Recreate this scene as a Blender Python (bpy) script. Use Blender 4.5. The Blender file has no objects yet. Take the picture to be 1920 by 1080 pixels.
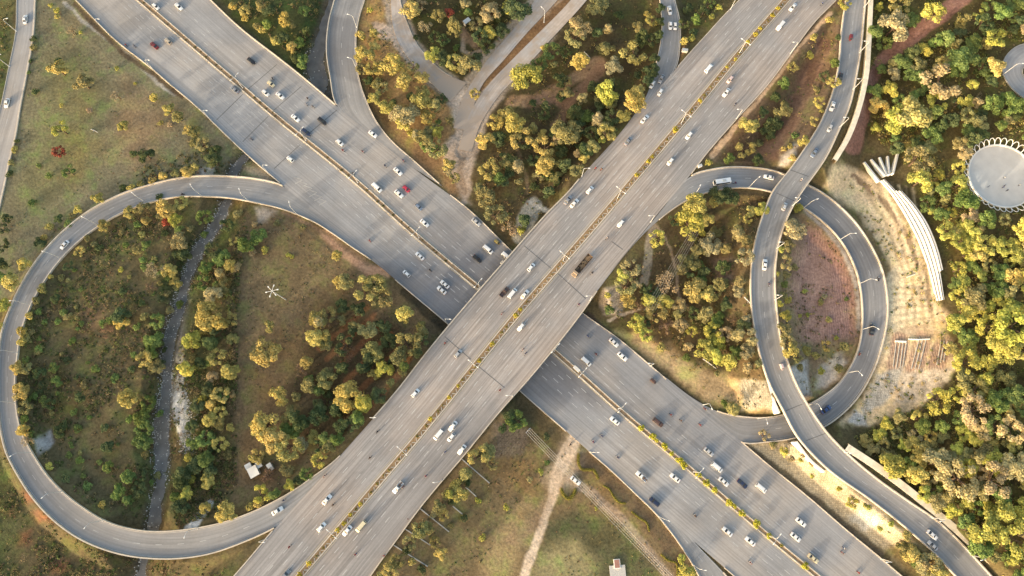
import bpy, bmesh, math, random
import numpy as np
from mathutils import Vector, Matrix

random.seed(7)
rng = np.random.default_rng(11)
scene = bpy.context.scene
COL = scene.collection

# ------------------------------------------------------------------ camera
CAMH, TILT, FPX = 280.0, math.radians(12.6), 1300.0
ct, st = math.cos(TILT), math.sin(TILT)
cam = bpy.data.cameras.new('camera'); cam.sensor_width = 36.0; cam.lens = 36.0 * FPX / 1920.0
cam.clip_start = 1.0; cam.clip_end = 12000.0
camo = bpy.data.objects.new('camera', cam); COL.objects.link(camo)
camo.location = (0, 0, CAMH); camo.rotation_euler = (TILT, 0, 0)
scene.camera = camo


def at(px, py, z=0.0):
    """survey point: where the sight line of photo point (px, py) meets height z (arrays allowed)"""
    u = (np.asarray(px, float) - 960.0) / FPX
    v = (540.0 - np.asarray(py, float)) / FPX
    dx, dy, dz = u, v * ct + st, v * st - ct
    s = (np.asarray(z, float) - CAMH) / dz
    return np.stack([dx * s, dy * s, CAMH + dz * s], axis=-1)


def topx(x, y, z):
    dz = z - CAMH
    up = y * ct + dz * st
    fw = y * st - dz * ct
    return 960.0 + FPX * x / fw, 540.0 - FPX * up / fw


# ------------------------------------------------------------------ light
SUN_EL = math.radians(8.5)
SUN_AZ = (-0.735, -0.678)          # horizontal direction towards the sun
world = bpy.data.worlds.new('World'); scene.world = world; world.use_nodes = True
wn = world.node_tree.nodes; wl = world.node_tree.links
sky = wn.new('ShaderNodeTexSky'); sky.sky_type = 'NISHITA'; sky.sun_disc = False
sky.sun_elevation = SUN_EL
sky.sun_rotation = math.atan2(SUN_AZ[0], SUN_AZ[1])
sky.air_density = 1.0; sky.dust_density = 5.0; sky.ozone_density = 0.4
wl.new(sky.outputs[0], wn['Background'].inputs[0]); wn['Background'].inputs[1].default_value = SKY_STRENGTH = 0.57
sun = bpy.data.lights.new('sun', 'SUN'); sun.energy = 4.8; sun.angle = math.radians(1.4); sun.color = (1.0, 0.91, 0.76)
suno = bpy.data.objects.new('sun', sun); COL.objects.link(suno); suno.location = (-200, -200, 120)
sd = Vector((SUN_AZ[0] * math.cos(SUN_EL), SUN_AZ[1] * math.cos(SUN_EL), math.sin(SUN_EL)))
suno.rotation_euler = sd.to_track_quat('Z', 'Y').to_euler()
scene.view_settings.view_transform = 'Standard'; scene.view_settings.look = 'None'
scene.view_settings.exposure = 0.0
scene.render.engine = 'CYCLES'
scene.cycles.use_denoising = True
scene.cycles.max_bounces = 5; scene.cycles.diffuse_bounces = 3; scene.cycles.glossy_bounces = 2
scene.cycles.transparent_max_bounces = 4; scene.cycles.transmission_bounces = 2

# ------------------------------------------------------------------ materials


def lin(c):
    c = np.asarray(c, float) / 255.0
    return np.where(c <= 0.04045, c / 12.92, ((c + 0.055) / 1.055) ** 2.4)


def new_mat(name, rough=0.8, spec=0.3):
    m = bpy.data.materials.new(name); m.use_nodes = True
    b = m.node_tree.nodes['Principled BSDF']
    b.inputs['Roughness'].default_value = rough
    b.inputs['Specular IOR Level'].default_value = spec
    return m, m.node_tree.nodes, m.node_tree.links, b


def nd(ns, t, **kw):
    n = ns.new(t)
    for k, v in kw.items():
        setattr(n, k, v)
    return n


def noise(ns, ls, scale, detail=4, vec=None, rough=0.55):
    n = ns.new('ShaderNodeTexNoise'); n.inputs['Scale'].default_value = scale
    n.inputs['Detail'].default_value = detail; n.inputs['Roughness'].default_value = rough
    if vec is not None:
        ls.new(vec, n.inputs['Vector'])
    return n.outputs['Fac']


def ramp(ns, ls, src, lo, hi, a=0.0, b=1.0):
    n = ns.new('ShaderNodeMapRange'); n.inputs[1].default_value = lo; n.inputs[2].default_value = hi
    n.inputs[3].default_value = a; n.inputs[4].default_value = b
    ls.new(src, n.inputs[0]); return n.outputs[0]


def math_n(ns, ls, op, a, b=None):
    n = ns.new('ShaderNodeMath'); n.operation = op
    for i, s in enumerate((a, b)):
        if s is None:
            continue
        if isinstance(s, (int, float)):
            n.inputs[i].default_value = s
        else:
            ls.new(s, n.inputs[i])
    return n.outputs[0]


def mixc(ns, ls, fac, a, b, mode='MIX'):
    n = ns.new('ShaderNodeMix'); n.data_type = 'RGBA'; n.blend_type = mode
    for i, s in ((0, fac), (6, a), (7, b)):
        if isinstance(s, (int, float)):
            n.inputs[i].default_value = s
        elif isinstance(s, (tuple, list)):
            n.inputs[i].default_value = (*s, 1.0) if len(s) == 3 else s
        else:
            ls.new(s, n.inputs[i])
    return n.outputs[2]


def plain(name, color, rough=0.8, spec=0.3, var=0.12, scale=1.5, metal=0.0):
    m, ns, ls, b = new_mat(name, rough, spec)
    tc = ns.new('ShaderNodeTexCoord')
    f = noise(ns, ls, scale, 5, tc.outputs['Object'])
    v = ramp(ns, ls, f, 0.25, 0.75, 1.0 - var, 1.0 + var)
    c = mixc(ns, ls, 1.0, color, v, 'MULTIPLY')
    ls.new(c, b.inputs['Base Color']); b.inputs['Metallic'].default_value = metal
    return m


def asphalt(name, color, warm, wear=0.16):
    m, ns, ls, b = new_mat(name, 0.85, 0.25)
    uv = ns.new('ShaderNodeUVMap'); sep = ns.new('ShaderNodeSeparateXYZ'); ls.new(uv.outputs[0], sep.inputs[0])
    geo = ns.new('ShaderNodeNewGeometry')
    fine = noise(ns, ls, 1.3, 6, geo.outputs['Position'], 0.7)
    big = noise(ns, ls, 0.045, 4, geo.outputs['Position'])
    comb = ns.new('ShaderNodeCombineXYZ')
    ls.new(math_n(ns, ls, 'MULTIPLY', sep.outputs[0], 1.15), comb.inputs[0])
    ls.new(math_n(ns, ls, 'MULTIPLY', sep.outputs[1], 0.018), comb.inputs[1])
    streak = noise(ns, ls, 1.0, 4, comb.outputs[0], 0.6)
    # slabs: blocks of resurfacing along the road
    comb2 = ns.new('ShaderNodeCombineXYZ')
    ls.new(math_n(ns, ls, 'MULTIPLY', sep.outputs[0], 1 / 3.6), comb2.inputs[0])
    ls.new(math_n(ns, ls, 'MULTIPLY', sep.outputs[1], 1 / 38.0), comb2.inputs[1])
    wh = ns.new('ShaderNodeTexWhiteNoise'); wh.noise_dimensions = '2D'
    fl = ns.new('ShaderNodeVectorMath'); fl.operation = 'FLOOR'; ls.new(comb2.outputs[0], fl.inputs[0]); ls.new(fl.outputs[0], wh.inputs['Vector'])
    # oil band in the middle of each lane
    lane = math_n(ns, ls, 'ABSOLUTE', math_n(ns, ls, 'SINE', math_n(ns, ls, 'MULTIPLY', sep.outputs[0], math.pi / 1.8)))
    v = ramp(ns, ls, fine, 0.2, 0.8, 1 - 0.10, 1 + 0.10)
    v = math_n(ns, ls, 'MULTIPLY', v, ramp(ns, ls, streak, 0.32, 0.68, 1 - wear, 1 + wear))
    v = math_n(ns, ls, 'MULTIPLY', v, ramp(ns, ls, big, 0.32, 0.68, 0.86, 1.12))
    v = math_n(ns, ls, 'MULTIPLY', v, ramp(ns, ls, wh.outputs['Value'], 0, 1, 0.93, 1.05))
    v = math_n(ns, ls, 'MULTIPLY', v, ramp(ns, ls, lane, 0, 1, 0.97, 1.02))
    wf = ramp(ns, ls, noise(ns, ls, 0.03, 3, geo.outputs['Position']), 0.42, 0.62)
    base = mixc(ns, ls, wf, color, warm)
    col = mixc(ns, ls, 1.0, base, v, 'MULTIPLY')
    da = ns.new('ShaderNodeAttribute'); da.attribute_name = 'dust'
    dn = math_n(ns, ls, 'ADD', da.outputs['Fac'], ramp(ns, ls, noise(ns, ls, 0.25, 4, geo.outputs['Position']), .3, .7, -.35, .35))
    dn = math_n(ns, ls, 'MULTIPLY', ramp(ns, ls, dn, .3, .8, 0, 1), ramp(ns, ls, da.outputs['Fac'], 0, .15, 0, 1))
    col = mixc(ns, ls, dn, col, (.42, .34, .27))
    na = ns.new('ShaderNodeAttribute'); na.attribute_name = 'resurf_and_shade'
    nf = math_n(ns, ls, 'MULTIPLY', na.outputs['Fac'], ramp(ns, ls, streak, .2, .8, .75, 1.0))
    col = mixc(ns, ls, nf, col, mixc(ns, ls, 1.0, col, (.50, .51, .55), 'MULTIPLY'))  # bluish darkening: newer asphalt and painted-in shade together
    ls.new(col, b.inputs['Base Color'])
    bp = ns.new('ShaderNodeBump'); bp.inputs['Strength'].default_value = 0.15; bp.inputs['Distance'].default_value = 0.02
    ls.new(noise(ns, ls, 9.0, 3, geo.outputs['Position']), bp.inputs['Height']); ls.new(bp.outputs[0], b.inputs['Normal'])
    return m


def paint_by_object(name, rough=0.35, spec=0.5, coat=0.0, var=0.06):
    m, ns, ls, b = new_mat(name, rough, spec)
    oi = ns.new('ShaderNodeObjectInfo'); tc = ns.new('ShaderNodeTexCoord')
    f = ramp(ns, ls, noise(ns, ls, 3.0, 4, tc.outputs['Object']), 0.3, 0.7, 1 - var, 1 + var)
    ls.new(mixc(ns, ls, 1.0, oi.outputs['Color'], f, 'MULTIPLY'), b.inputs['Base Color'])
    b.inputs['Coat Weight'].default_value = coat
    return m


def leaf_mat(name, by_object=True):
    m, ns, ls, b = new_mat(name, 0.75, 0.12)
    at_ = ns.new('ShaderNodeAttribute'); at_.attribute_name = 'tint'
    if by_object:
        oi = ns.new('ShaderNodeObjectInfo'); src = oi.outputs['Color']
        v = ramp(ns, ls, at_.outputs['Fac'], 0, 1, 0.55, 1.4)
        c = mixc(ns, ls, 1.0, src, v, 'MULTIPLY')
    else:
        c = at_.outputs['Color']
    tr = ns.new('ShaderNodeBsdfTranslucent'); ls.new(c, tr.inputs['Color']); ls.new(c, b.inputs['Base Color'])
    mx = ns.new('ShaderNodeMixShader'); mx.inputs[0].default_value = 0.22
    ls.new(b.outputs[0], mx.inputs[1]); ls.new(tr.outputs[0], mx.inputs[2])
    ls.new(mx.outputs[0], ns['Material Output'].inputs['Surface'])
    return m


M = {}
M['asphalt_low'] = asphalt('lower_asphalt', (0.300, 0.298, 0.300), (0.36, 0.332, 0.305), 0.16)
M['asphalt_fly'] = asphalt('flyover_asphalt', (0.295, 0.28, 0.27), (0.365, 0.318, 0.282), 0.24)
M['asphalt_ramp'] = asphalt('ramp_asphalt', (0.262, 0.26, 0.26), (0.30, 0.288, 0.275), 0.16)
M['asphalt_dusty'] = asphalt('dusty_asphalt', (0.40, 0.385, 0.375), (0.48, 0.41, 0.35), 0.16)
M['concrete'] = plain('concrete', (0.42, 0.40, 0.36), 0.9, 0.2, 0.18, 0.8)
M['kerb'] = plain('kerb_concrete', (0.56, 0.49, 0.40), 0.9, 0.2, 0.2, 0.5)
M['dark_joint'] = plain('joint_rubber', (0.14, 0.135, 0.13), 0.9, 0.1)
M['paint'] = plain('road_paint', (0.51, 0.50, 0.48), 0.8, 0.2, 0.25, 0.7)
M['paint_faint'] = plain('worn_road_paint', (0.42, 0.40, 0.37), 0.85, 0.2, 0.3, 0.7)
M['paint_yellow'] = plain('yellow_road_paint', (0.50, 0.44, 0.30), 0.8, 0.2, 0.25, 0.7)
M['soil'] = plain('median_soil', (0.27, 0.19, 0.115), 0.95, 0.1, 0.4, 0.6)
M['planter'] = plain('planter_soil', (0.30, 0.20, 0.11), 0.95, 0.1, 0.35, 0.9)
M['white'] = plain('white_plaster', (0.80, 0.77, 0.70), 0.8, 0.25, 0.06, 0.4)
M['plaza'] = plain('plaza_paving', (0.60, 0.565, 0.51), 0.85, 0.25, 0.10, 0.25)
M['metal'] = plain('galvanised_steel', (0.62, 0.62, 0.61), 0.45, 0.5, 0.05, 2.0, 0.2)
M['lampglass'] = plain('lamp_glass', (0.85, 0.85, 0.82), 0.25, 0.5, 0.02)
M['bark'] = plain('bark', (0.13, 0.09, 0.06), 0.95, 0.1, 0.3, 4.0)
M['rubber'] = plain('tyre_rubber', (0.02, 0.02, 0.021), 0.9, 0.2)
M['glass'] = plain('car_glass', (0.03, 0.035, 0.04), 0.12, 0.6, 0.02)
M['headlamp'] = plain('headlamp_lens', (0.75, 0.75, 0.72), 0.15, 0.6, 0.02)
M['taillamp'] = plain('tail_lamp_lens', (0.35, 0.02, 0.02), 0.2, 0.6, 0.02)
M['black'] = plain('black_plastic', (0.02, 0.02, 0.022), 0.6, 0.4)
M['rim'] = plain('wheel_rim', (0.45, 0.45, 0.46), 0.35, 0.5, 0.02, 1.0, 0.6)
M['carpaint'] = paint_by_object('car_paint', 0.32, 0.5, 0.5)
M['cloth'] = paint_by_object('cloth', 0.9, 0.1)
M['trousers'] = plain('dark_trousers', (0.05, 0.05, 0.065), 0.9, 0.1)
M['skin'] = plain('skin', (0.32, 0.19, 0.12), 0.6, 0.3)
M['hair'] = plain('hair', (0.02, 0.015, 0.012), 0.8, 0.2)
M['rust'] = plain('rusty_load', (0.16, 0.11, 0.08), 0.9, 0.2, 0.4, 1.2)
M['sheet'] = plain('grey_sheet_metal', (0.50, 0.52, 0.52), 0.5, 0.4, 0.12, 1.0)
M['redbrick'] = plain('red_brick_paving', (0.36, 0.19, 0.15), 0.9, 0.2, 0.2, 2.0)
M['leaf'] = leaf_mat('leaves')
M['leafmass'] = leaf_mat('ground_cover_leaves', False)
M['palepath'] = plain('pale_path_paving', (0.80, 0.71, 0.54), 0.9, 0.2, 0.2, 0.5)
M['stone'] = plain('pale_stone', (0.50, 0.48, 0.44), 0.9, 0.2, 0.25, 3.0)
M['wood'] = plain('weathered_wood', (0.25, 0.21, 0.16), 0.9, 0.2, 0.2, 2.0)


def water_mat():
    m, ns, ls, b = new_mat('stream_water', 0.35, 0.4)
    geo = ns.new('ShaderNodeNewGeometry')
    f = noise(ns, ls, 0.25, 5, geo.outputs['Position'])
    ls.new(mixc(ns, ls, ramp(ns, ls, f, 0.35, 0.7), (0.115, 0.11, 0.10), (0.19, 0.18, 0.16)), b.inputs['Base Color'])
    bp = ns.new('ShaderNodeBump'); bp.inputs['Strength'].default_value = 0.3; bp.inputs['Distance'].default_value = 0.05
    ls.new(noise(ns, ls, 1.6, 4, geo.outputs['Position']), bp.inputs['Height']); ls.new(bp.outputs[0], b.inputs['Normal'])
    return m


M['water'] = water_mat()


def ground_mat():
    m, ns, ls, b = new_mat('ground_cover', 0.95, 0.1)
    geo = ns.new('ShaderNodeNewGeometry'); P = geo.outputs['Position']
    ca = ns.new('ShaderNodeAttribute'); ca.attribute_name = 'zone_colour'
    za = ns.new('ShaderNodeAttribute'); za.attribute_name = 'zone_kind'
    zs = ns.new('ShaderNodeSeparateColor'); ls.new(za.outputs['Color'], zs.inputs[0])
    n1 = noise(ns, ls, 0.9, 6, P, 0.7); n2 = noise(ns, ls, 0.12, 5, P, 0.6); n3 = noise(ns, ls, 0.035, 4, P)
    v = math_n(ns, ls, 'MULTIPLY', ramp(ns, ls, n1, 0.28, 0.72, 0.55, 1.45), ramp(ns, ls, n2, 0.3, 0.7, 0.76, 1.24))
    col = mixc(ns, ls, 1.0, ca.outputs['Color'], v, 'MULTIPLY')
    # green / straw patches where the zone is grassy
    g = math_n(ns, ls, 'MULTIPLY', ramp(ns, ls, n2, 0.48, 0.66, 0, 0.75), zs.outputs[1])
    col = mixc(ns, ls, g, col, mixc(ns, ls, 1.0, col, (0.72, 1.02, 0.62), 'MULTIPLY'))
    s = math_n(ns, ls, 'MULTIPLY', ramp(ns, ls, n3, 0.52, 0.66, 0, 0.7), zs.outputs[1])
    col = mixc(ns, ls, s, col, mixc(ns, ls, 1.0, col, (1.25, 1.08, 0.85), 'MULTIPLY'))
    # stone pitching: small cells with dark joints
    vo = ns.new('ShaderNodeTexVoronoi'); vo.feature = 'DISTANCE_TO_EDGE'; vo.inputs['Scale'].default_value = 1.5
    vo.inputs['Randomness'].default_value = 0.35; ls.new(P, vo.inputs['Vector'])
    jt = ramp(ns, ls, vo.outputs['Distance'], 0.03, 0.2, 0.6, 1.08)
    jm = mixc(ns, ls, zs.outputs[0], (1, 1, 1), jt)
    col = mixc(ns, ls, 1.0, col, jm, 'MULTIPLY')
    # furrows
    wv = ns.new('ShaderNodeTexWave'); wv.inputs['Scale'].default_value = 0.32; wv.inputs['Distortion'].default_value = 6.0
    wv.inputs['Detail'].default_value = 3.0; ls.new(P, wv.inputs['Vector'])
    fw = mixc(ns, ls, zs.outputs[2], (1, 1, 1), ramp(ns, ls, wv.outputs['Fac'], 0, 1, 0.72, 1.22))
    col = mixc(ns, ls, 1.0, col, fw, 'MULTIPLY')
    ls.new(col, b.inputs['Base Color'])
    bp = ns.new('ShaderNodeBump'); bp.inputs['Strength'].default_value = 0.55; bp.inputs['Distance'].default_value = 0.35
    ls.new(noise(ns, ls, 0.8, 6, P, 0.65), bp.inputs['Height']); ls.new(bp.outputs[0], b.inputs['Normal'])
    return m


M['ground'] = ground_mat()

# ------------------------------------------------------------------ object helpers


def link(name, me, parent=None):
    o = bpy.data.objects.new(name, me); COL.objects.link(o)
    if parent is not None:
        o.parent = parent
    return o


def tag(o, label=None, cat=None, group=None, kind=None):
    if label:
        n = len(label.split())
        if not 4 <= n <= 16:
            print('LABEL LENGTH', n, label)
        o['label'] = label
    if cat:
        o['category'] = cat
    if group:
        o['group'] = group
    if kind:
        o['kind'] = kind
    return o


def empty(name, loc, rz=0.0):
    o = bpy.data.objects.new(name, None); COL.objects.link(o)
    o.empty_display_size = 0.3
    o.location = loc; o.rotation_euler = (0, 0, rz)
    return o


class MB:
    def __init__(s):
        s.v, s.f, s.m, s.uv = [], [], [], []

    def add(s, verts, faces, mi=0):
        b = len(s.v); s.v += [tuple(map(float, p)) for p in verts]
        for f in faces:
            s.f.append([i + b for i in f]); s.m.append(mi)

    def box(s, c, size, mi=0, rz=0.0, taper=1.0):
        x, y, z = [h / 2 for h in size]; cr, sr = math.cos(rz), math.sin(rz)
        vs = []
        for dz, k in ((-z, 1.0), (z, taper)):
            for dx, dy in ((-x, -y), (x, -y), (x, y), (-x, y)):
                dx *= k; dy *= k
                vs.append((c[0] + dx * cr - dy * sr, c[1] + dx * sr + dy * cr, c[2] + dz))
        s.add(vs, [(3, 2, 1, 0), (4, 5, 6, 7), (0, 1, 5, 4), (1, 2, 6, 5), (2, 3, 7, 6), (3, 0, 4, 7)], mi)

    def tube(s, pts, radii, seg=8, mi=0, cap=True):
        pts = [Vector(p) for p in pts]; n = len(pts)
        if isinstance(radii, (int, float)):
            radii = [radii] * n
        vs, fs = [], []
        for i, p in enumerate(pts):
            t = (pts[min(i + 1, n - 1)] - pts[max(i - 1, 0)]).normalized()
            a = t.cross(Vector((0, 0, 1)))
            if a.length < 1e-4:
                a = Vector((1, 0, 0))
            a.normalize(); b = t.cross(a)
            for k in range(seg):
                an = 2 * math.pi * k / seg
                vs.append(p + radii[i] * (a * math.cos(an) + b * math.sin(an)))
        for i in range(n - 1):
            for k in range(seg):
                k2 = (k + 1) % seg
                fs.append((i * seg + k, i * seg + k2, (i + 1) * seg + k2, (i + 1) * seg + k))
        if cap:
            fs.append(tuple(range(seg))); fs.append(tuple(reversed(range((n - 1) * seg, n * seg))))
        s.add(vs, fs, mi)

    def mesh(s, name, mats, smooth=False):
        me = bpy.data.meshes.new(name)
        me.from_pydata(s.v, [], s.f)
        for m in (mats if isinstance(mats, (list, tuple)) else [mats]):
            me.materials.append(m)
        me.polygons.foreach_set('material_index', s.m)
        if smooth:
            me.polygons.foreach_set('use_smooth', [True] * len(s.f))
        bm = bmesh.new(); bm.from_mesh(me); bmesh.ops.recalc_face_normals(bm, faces=bm.faces); bm.to_mesh(me); bm.free()
        me.update()
        return me

    def obj(s, name, mats, parent=None, smooth=False):
        return link(name, s.mesh(name, mats, smooth), parent)


def quads_mesh(name, V, mat, tint=None, colour=None):
    """V: n x 4 x 3 array of quads"""
    n = len(V)
    me = bpy.data.meshes.new(name)
    me.vertices.add(n * 4); me.loops.add(n * 4); me.polygons.add(n)
    me.vertices.foreach_set('co', np.ascontiguousarray(V, dtype=np.float32).ravel())
    me.loops.foreach_set('vertex_index', np.arange(n * 4, dtype=np.int32))
    me.polygons.foreach_set('loop_start', np.arange(0, n * 4, 4, dtype=np.int32))
    me.polygons.foreach_set('loop_total', np.full(n, 4, dtype=np.int32))
    me.materials.append(mat)
    if tint is not None:
        a = me.attributes.new('tint', 'FLOAT', 'FACE'); a.data.foreach_set('value', np.asarray(tint, dtype=np.float32))
    if colour is not None:
        a = me.attributes.new('tint', 'FLOAT_COLOR', 'FACE')
        a.data.foreach_set('color', np.concatenate([colour, np.ones((n, 1))], 1).astype(np.float32).ravel())
    me.update(); me.validate()
    return me


# ------------------------------------------------------------------ splines


def spline(pts, n):
    P = np.asarray(pts, float)
    E = np.vstack([2 * P[0] - P[1], P, 2 * P[-1] - P[-2]])
    out = []
    for i in range(1, len(E) - 2):
        p0, p1, p2, p3 = E[i - 1], E[i], E[i + 1], E[i + 2]
        # centripetal weights keep uneven spacing from overshooting
        t = np.linspace(0, 1, 24, endpoint=False)[:, None]
        d1 = np.linalg.norm(p1 - p0) ** .5 + 1e-6; d2 = np.linalg.norm(p2 - p1) ** .5 + 1e-6; d3 = np.linalg.norm(p3 - p2) ** .5 + 1e-6
        m1 = (p2 - p1) + d2 * ((p1 - p0) / d1 - (p2 - p0) / (d1 + d2))
        m2 = (p2 - p1) + d2 * ((p3 - p2) / d3 - (p3 - p1) / (d2 + d3))
        out.append((2 * t ** 3 - 3 * t ** 2 + 1) * p1 + (t ** 3 - 2 * t ** 2 + t) * m1 + (-2 * t ** 3 + 3 * t ** 2) * p2 + (t ** 3 - t ** 2) * m2)
    out.append(P[-1][None])
    Q = np.vstack(out)
    s = np.r_[0, np.cumsum(np.linalg.norm(np.diff(Q, axis=0), axis=1))]
    u = np.linspace(0, s[-1], n)
    return np.stack([np.interp(u, s, Q[:, k]) for k in range(Q.shape[1])], 1)


def offset_px(pts, d):
    P = np.asarray(pts, float)
    T = np.gradient(P, axis=0); T /= np.linalg.norm(T, axis=1)[:, None]
    return P + d * np.stack([T[:, 1], -T[:, 0]], 1)


class Road:
    """a carriageway between two edge lines; z(t) runs along it"""

    def __init__(s, key, Lp, Rp, z, n=160, bridge=()):
        s.key = key
        a, b = spline(Lp, n), spline(Rp, n)
        t = np.linspace(0, 1, n)
        zz = np.interp(t, [p[0] for p in z], [p[1] for p in z]) if not np.isscalar(z) else np.full(n, float(z))
        if not np.isscalar(z):
            k = np.ones(9) / 9; zz = np.convolve(np.pad(zz, 4, 'edge'), k, 'valid')
        s.L, s.R, s.z, s.n = at(a[:, 0], a[:, 1], zz), at(b[:, 0], b[:, 1], zz), zz, n
        s.C = (s.L + s.R) / 2
        s.hw = np.linalg.norm((s.L - s.R)[:, :2], axis=1) / 2
        d = np.gradient(s.C, axis=0); d[:, 2] = 0; s.T = d / np.linalg.norm(d, axis=1)[:, None]
        s.s = np.r_[0, np.cumsum(np.linalg.norm(np.diff(s.C, axis=0), axis=1))]
        s.bridge = np.zeros(n, bool)
        for lo, hi in bridge:
            s.bridge |= (t >= lo) & (t <= hi)

    def near(s, x, y):
        i = int(np.argmin((s.C[:, 0] - x) ** 2 + (s.C[:, 1] - y) ** 2))
        return i

    def place(s, px, py, lift=0.0):
        """photo point -> point on this road's surface, and index"""
        z = s.z[s.n // 2]
        for _ in range(4):
            p = at(px, py, z + lift); i = s.near(p[0], p[1]); z = s.z[i]
        p = at(px, py, z + lift); p[2] = z
        return p, i


# ------------------------------------------------------------------ road survey (photo points of the edges)
Z0 = 0.30
LH_SW = [(20, -110), (143, 0), (187, 47), (233, 90), (280, 123), (320, 160), (363, 193), (400, 230), (480, 305), (530, 347), (590, 398), (660, 456), (733, 517), (780, 557), (840, 607), (910, 672), (983, 740), (1013, 766), (1067, 813), (1103, 845), (1147, 883), (1200, 928), (1280, 997), (1357, 1063), (1460, 1150)]
LH_NE = [(270, -110), (395, 0), (440, 45), (480, 77), (520, 107), (580, 155), (630, 198), (700, 255), (780, 319), (843, 365), (880, 393), (913, 425), (957, 470), (1020, 526), (1097, 592), (1147, 625), (1193, 663), (1257, 718), (1320, 772), (1390, 828), (1440, 872), (1490, 911), (1540, 953), (1590, 997), (1640, 1037), (1690, 1080), (1780, 1155)]
LH_MED = [(160, -90), (262, 0), (300, 31), (333, 61), (367, 90), (400, 118), (443, 154), (480, 186), (520, 221), (570, 263), (627, 303), (667, 337), (713, 381), (747, 412), (780, 442), (813, 471), (857, 505), (900, 541), (970, 600), (1037, 656), (1070, 683), (1103, 717), (1133, 744), (1167, 773), (1200, 802), (1243, 837), (1280, 868), (1327, 905), (1367, 942), (1400, 972), (1440, 1006), (1467, 1025), (1515, 1066), (1610, 1145)]
FO_NW = [(1480, -105), (1387, 0), (1363, 23), (1327, 63), (1293, 100), (1267, 130), (1205, 200), (1148, 267), (1093, 327), (1067, 360), (1033, 393), (993, 437), (960, 475), (900, 543), (840, 613), (780, 687), (757, 718), (710, 773), (655, 835), (590, 908), (513, 993), (470, 1045), (395, 1130)]
FO_SE = [(1650, -105), (1568, 0), (1530, 37), (1490, 90), (1440, 158), (1390, 213), (1320, 293), (1293, 330), (1240, 392), (1190, 455), (1147, 507), (1117, 548), (1093, 583), (1037, 655), (983, 720), (960, 745), (913, 800), (873, 850), (830, 900), (787, 952), (747, 1007), (715, 1050), (660, 1130)]
FO_MED = [(1562, -105), (1474, 0), (1440, 39), (1383, 102), (1323, 177), (1260, 252), (1207, 313), (1160, 370), (1103, 435), (1057, 489), (1010, 541), (960, 600), (913, 657), (873, 709), (863, 720), (813, 783), (763, 843), (713, 900), (663, 960), (613, 1020), (563, 1078), (515, 1135)]
LL_OUT = [(733, 517), (660, 452), (600, 400), (530, 349), (480, 336), (420, 331), (370, 331), (320, 338), (270, 351), (233, 363), (173, 393), (127, 428), (97, 457), (67, 493), (40, 537), (20, 580), (5, 623), (-2, 680), (-2, 740), (2, 800), (13, 847), (33, 887), (63, 933), (100, 973), (143, 1005), (187, 1026), (240, 1041), (300, 1047), (350, 1045), (400, 1036), (480, 1006), (523, 984), (575, 948), (640, 890), (700, 822)]
LL_IN = [(745, 527), (697, 488), (660, 463), (620, 435), (587, 415), (530, 392), (480, 380), (430, 371), (377, 368), (333, 369), (283, 379), (233, 397), (187, 423), (143, 457), (103, 500), (70, 550), (50, 592), (38, 633), (33, 670), (29, 715), (31, 763), (40, 807), (60, 848), (90, 893), (123, 927), (157, 953), (197, 977), (240, 991), (290, 997), (350, 993), (417, 980), (480, 957), (547, 922), (590, 892), (630, 862), (700, 785)]
RL_OUT = [(1120, 540), (1180, 468), (1240, 394), (1293, 332), (1337, 318), (1377, 314), (1440, 319), (1480, 332), (1512, 347), (1537, 360), (1573, 387), (1607, 423), (1633, 463), (1653, 507), (1662, 553), (1663, 593), (1654, 643), (1637, 693), (1607, 745), (1573, 780), (1535, 805), (1493, 820), (1440, 828), (1388, 828), (1320, 772), (1250, 712)]
RL_IN = [(1110, 558), (1172, 478), (1203, 443), (1237, 411), (1263, 391), (1293, 373), (1330, 360), (1390, 352), (1440, 358), (1480, 374), (1507, 390), (1537, 411), (1567, 440), (1590, 473), (1607, 513), (1615, 553), (1617, 600), (1611, 648), (1597, 683), (1572, 720), (1540, 745), (1513, 760), (1475, 776), (1440, 783), (1395, 782), (1350, 773), (1300, 747), (1245, 705)]
OP_L = [(1600, -110), (1587, 0), (1582, 27), (1577, 67), (1574, 110), (1566, 157), (1553, 197), (1537, 233), (1510, 277), (1482, 317), (1450, 358), (1432, 400), (1418, 445), (1409, 500), (1408, 560), (1414, 613), (1425, 665), (1443, 720), (1467, 766), (1493, 815), (1523, 851), (1563, 888), (1627, 933), (1697, 988), (1760, 1045), (1790, 1078), (1880, 1170)]
OP_R = [(1628, -110), (1622, 0), (1618, 43), (1613, 93), (1605, 143), (1592, 200), (1573, 243), (1547, 297), (1507, 354), (1487, 385), (1468, 427), (1456, 473), (1452, 527), (1455, 577), (1463, 635), (1477, 682), (1493, 722), (1513, 758), (1547, 808), (1587, 850), (1640, 895), (1700, 938), (1757, 977), (1807, 1025), (1853, 1075), (1930, 1160)]
SR_L = [(40, -90), (32, 0), (30, 60), (17, 127), (0, 207), (-25, 290), (-45, 370), (-75, 500)]
SR_R = [(70, -90), (65, 0), (61, 67), (50, 133), (37, 200), (27, 260), (17, 300), (6, 353), (-25, 480)]
TL_L = [(650, -100), (628, 0), (617, 43), (613, 97), (620, 147), (632, 198), (690, 248), (760, 305)]
TL_R = [(705, -100), (683, 0), (672, 37), (667, 83), (672, 143), (687, 190), (707, 230), (733, 263), (780, 305), (830, 350)]
TR_L = [(1237, -100), (1238, 0), (1242, 43), (1238, 87), (1228, 127), (1213, 177), (1187, 218), (1147, 268), (1100, 320)]
TR_R = [(1258, -100), (1265, 0), (1273, 33), (1275, 77), (1265, 132), (1225, 180), (1190, 220), (1155, 262), (1108, 315)]
RR_O = [(2000, 60), (1940, 78), (1905, 88), (1885, 108), (1880, 130), (1888, 152), (1905, 172), (1940, 195), (2000, 215)]
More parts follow.
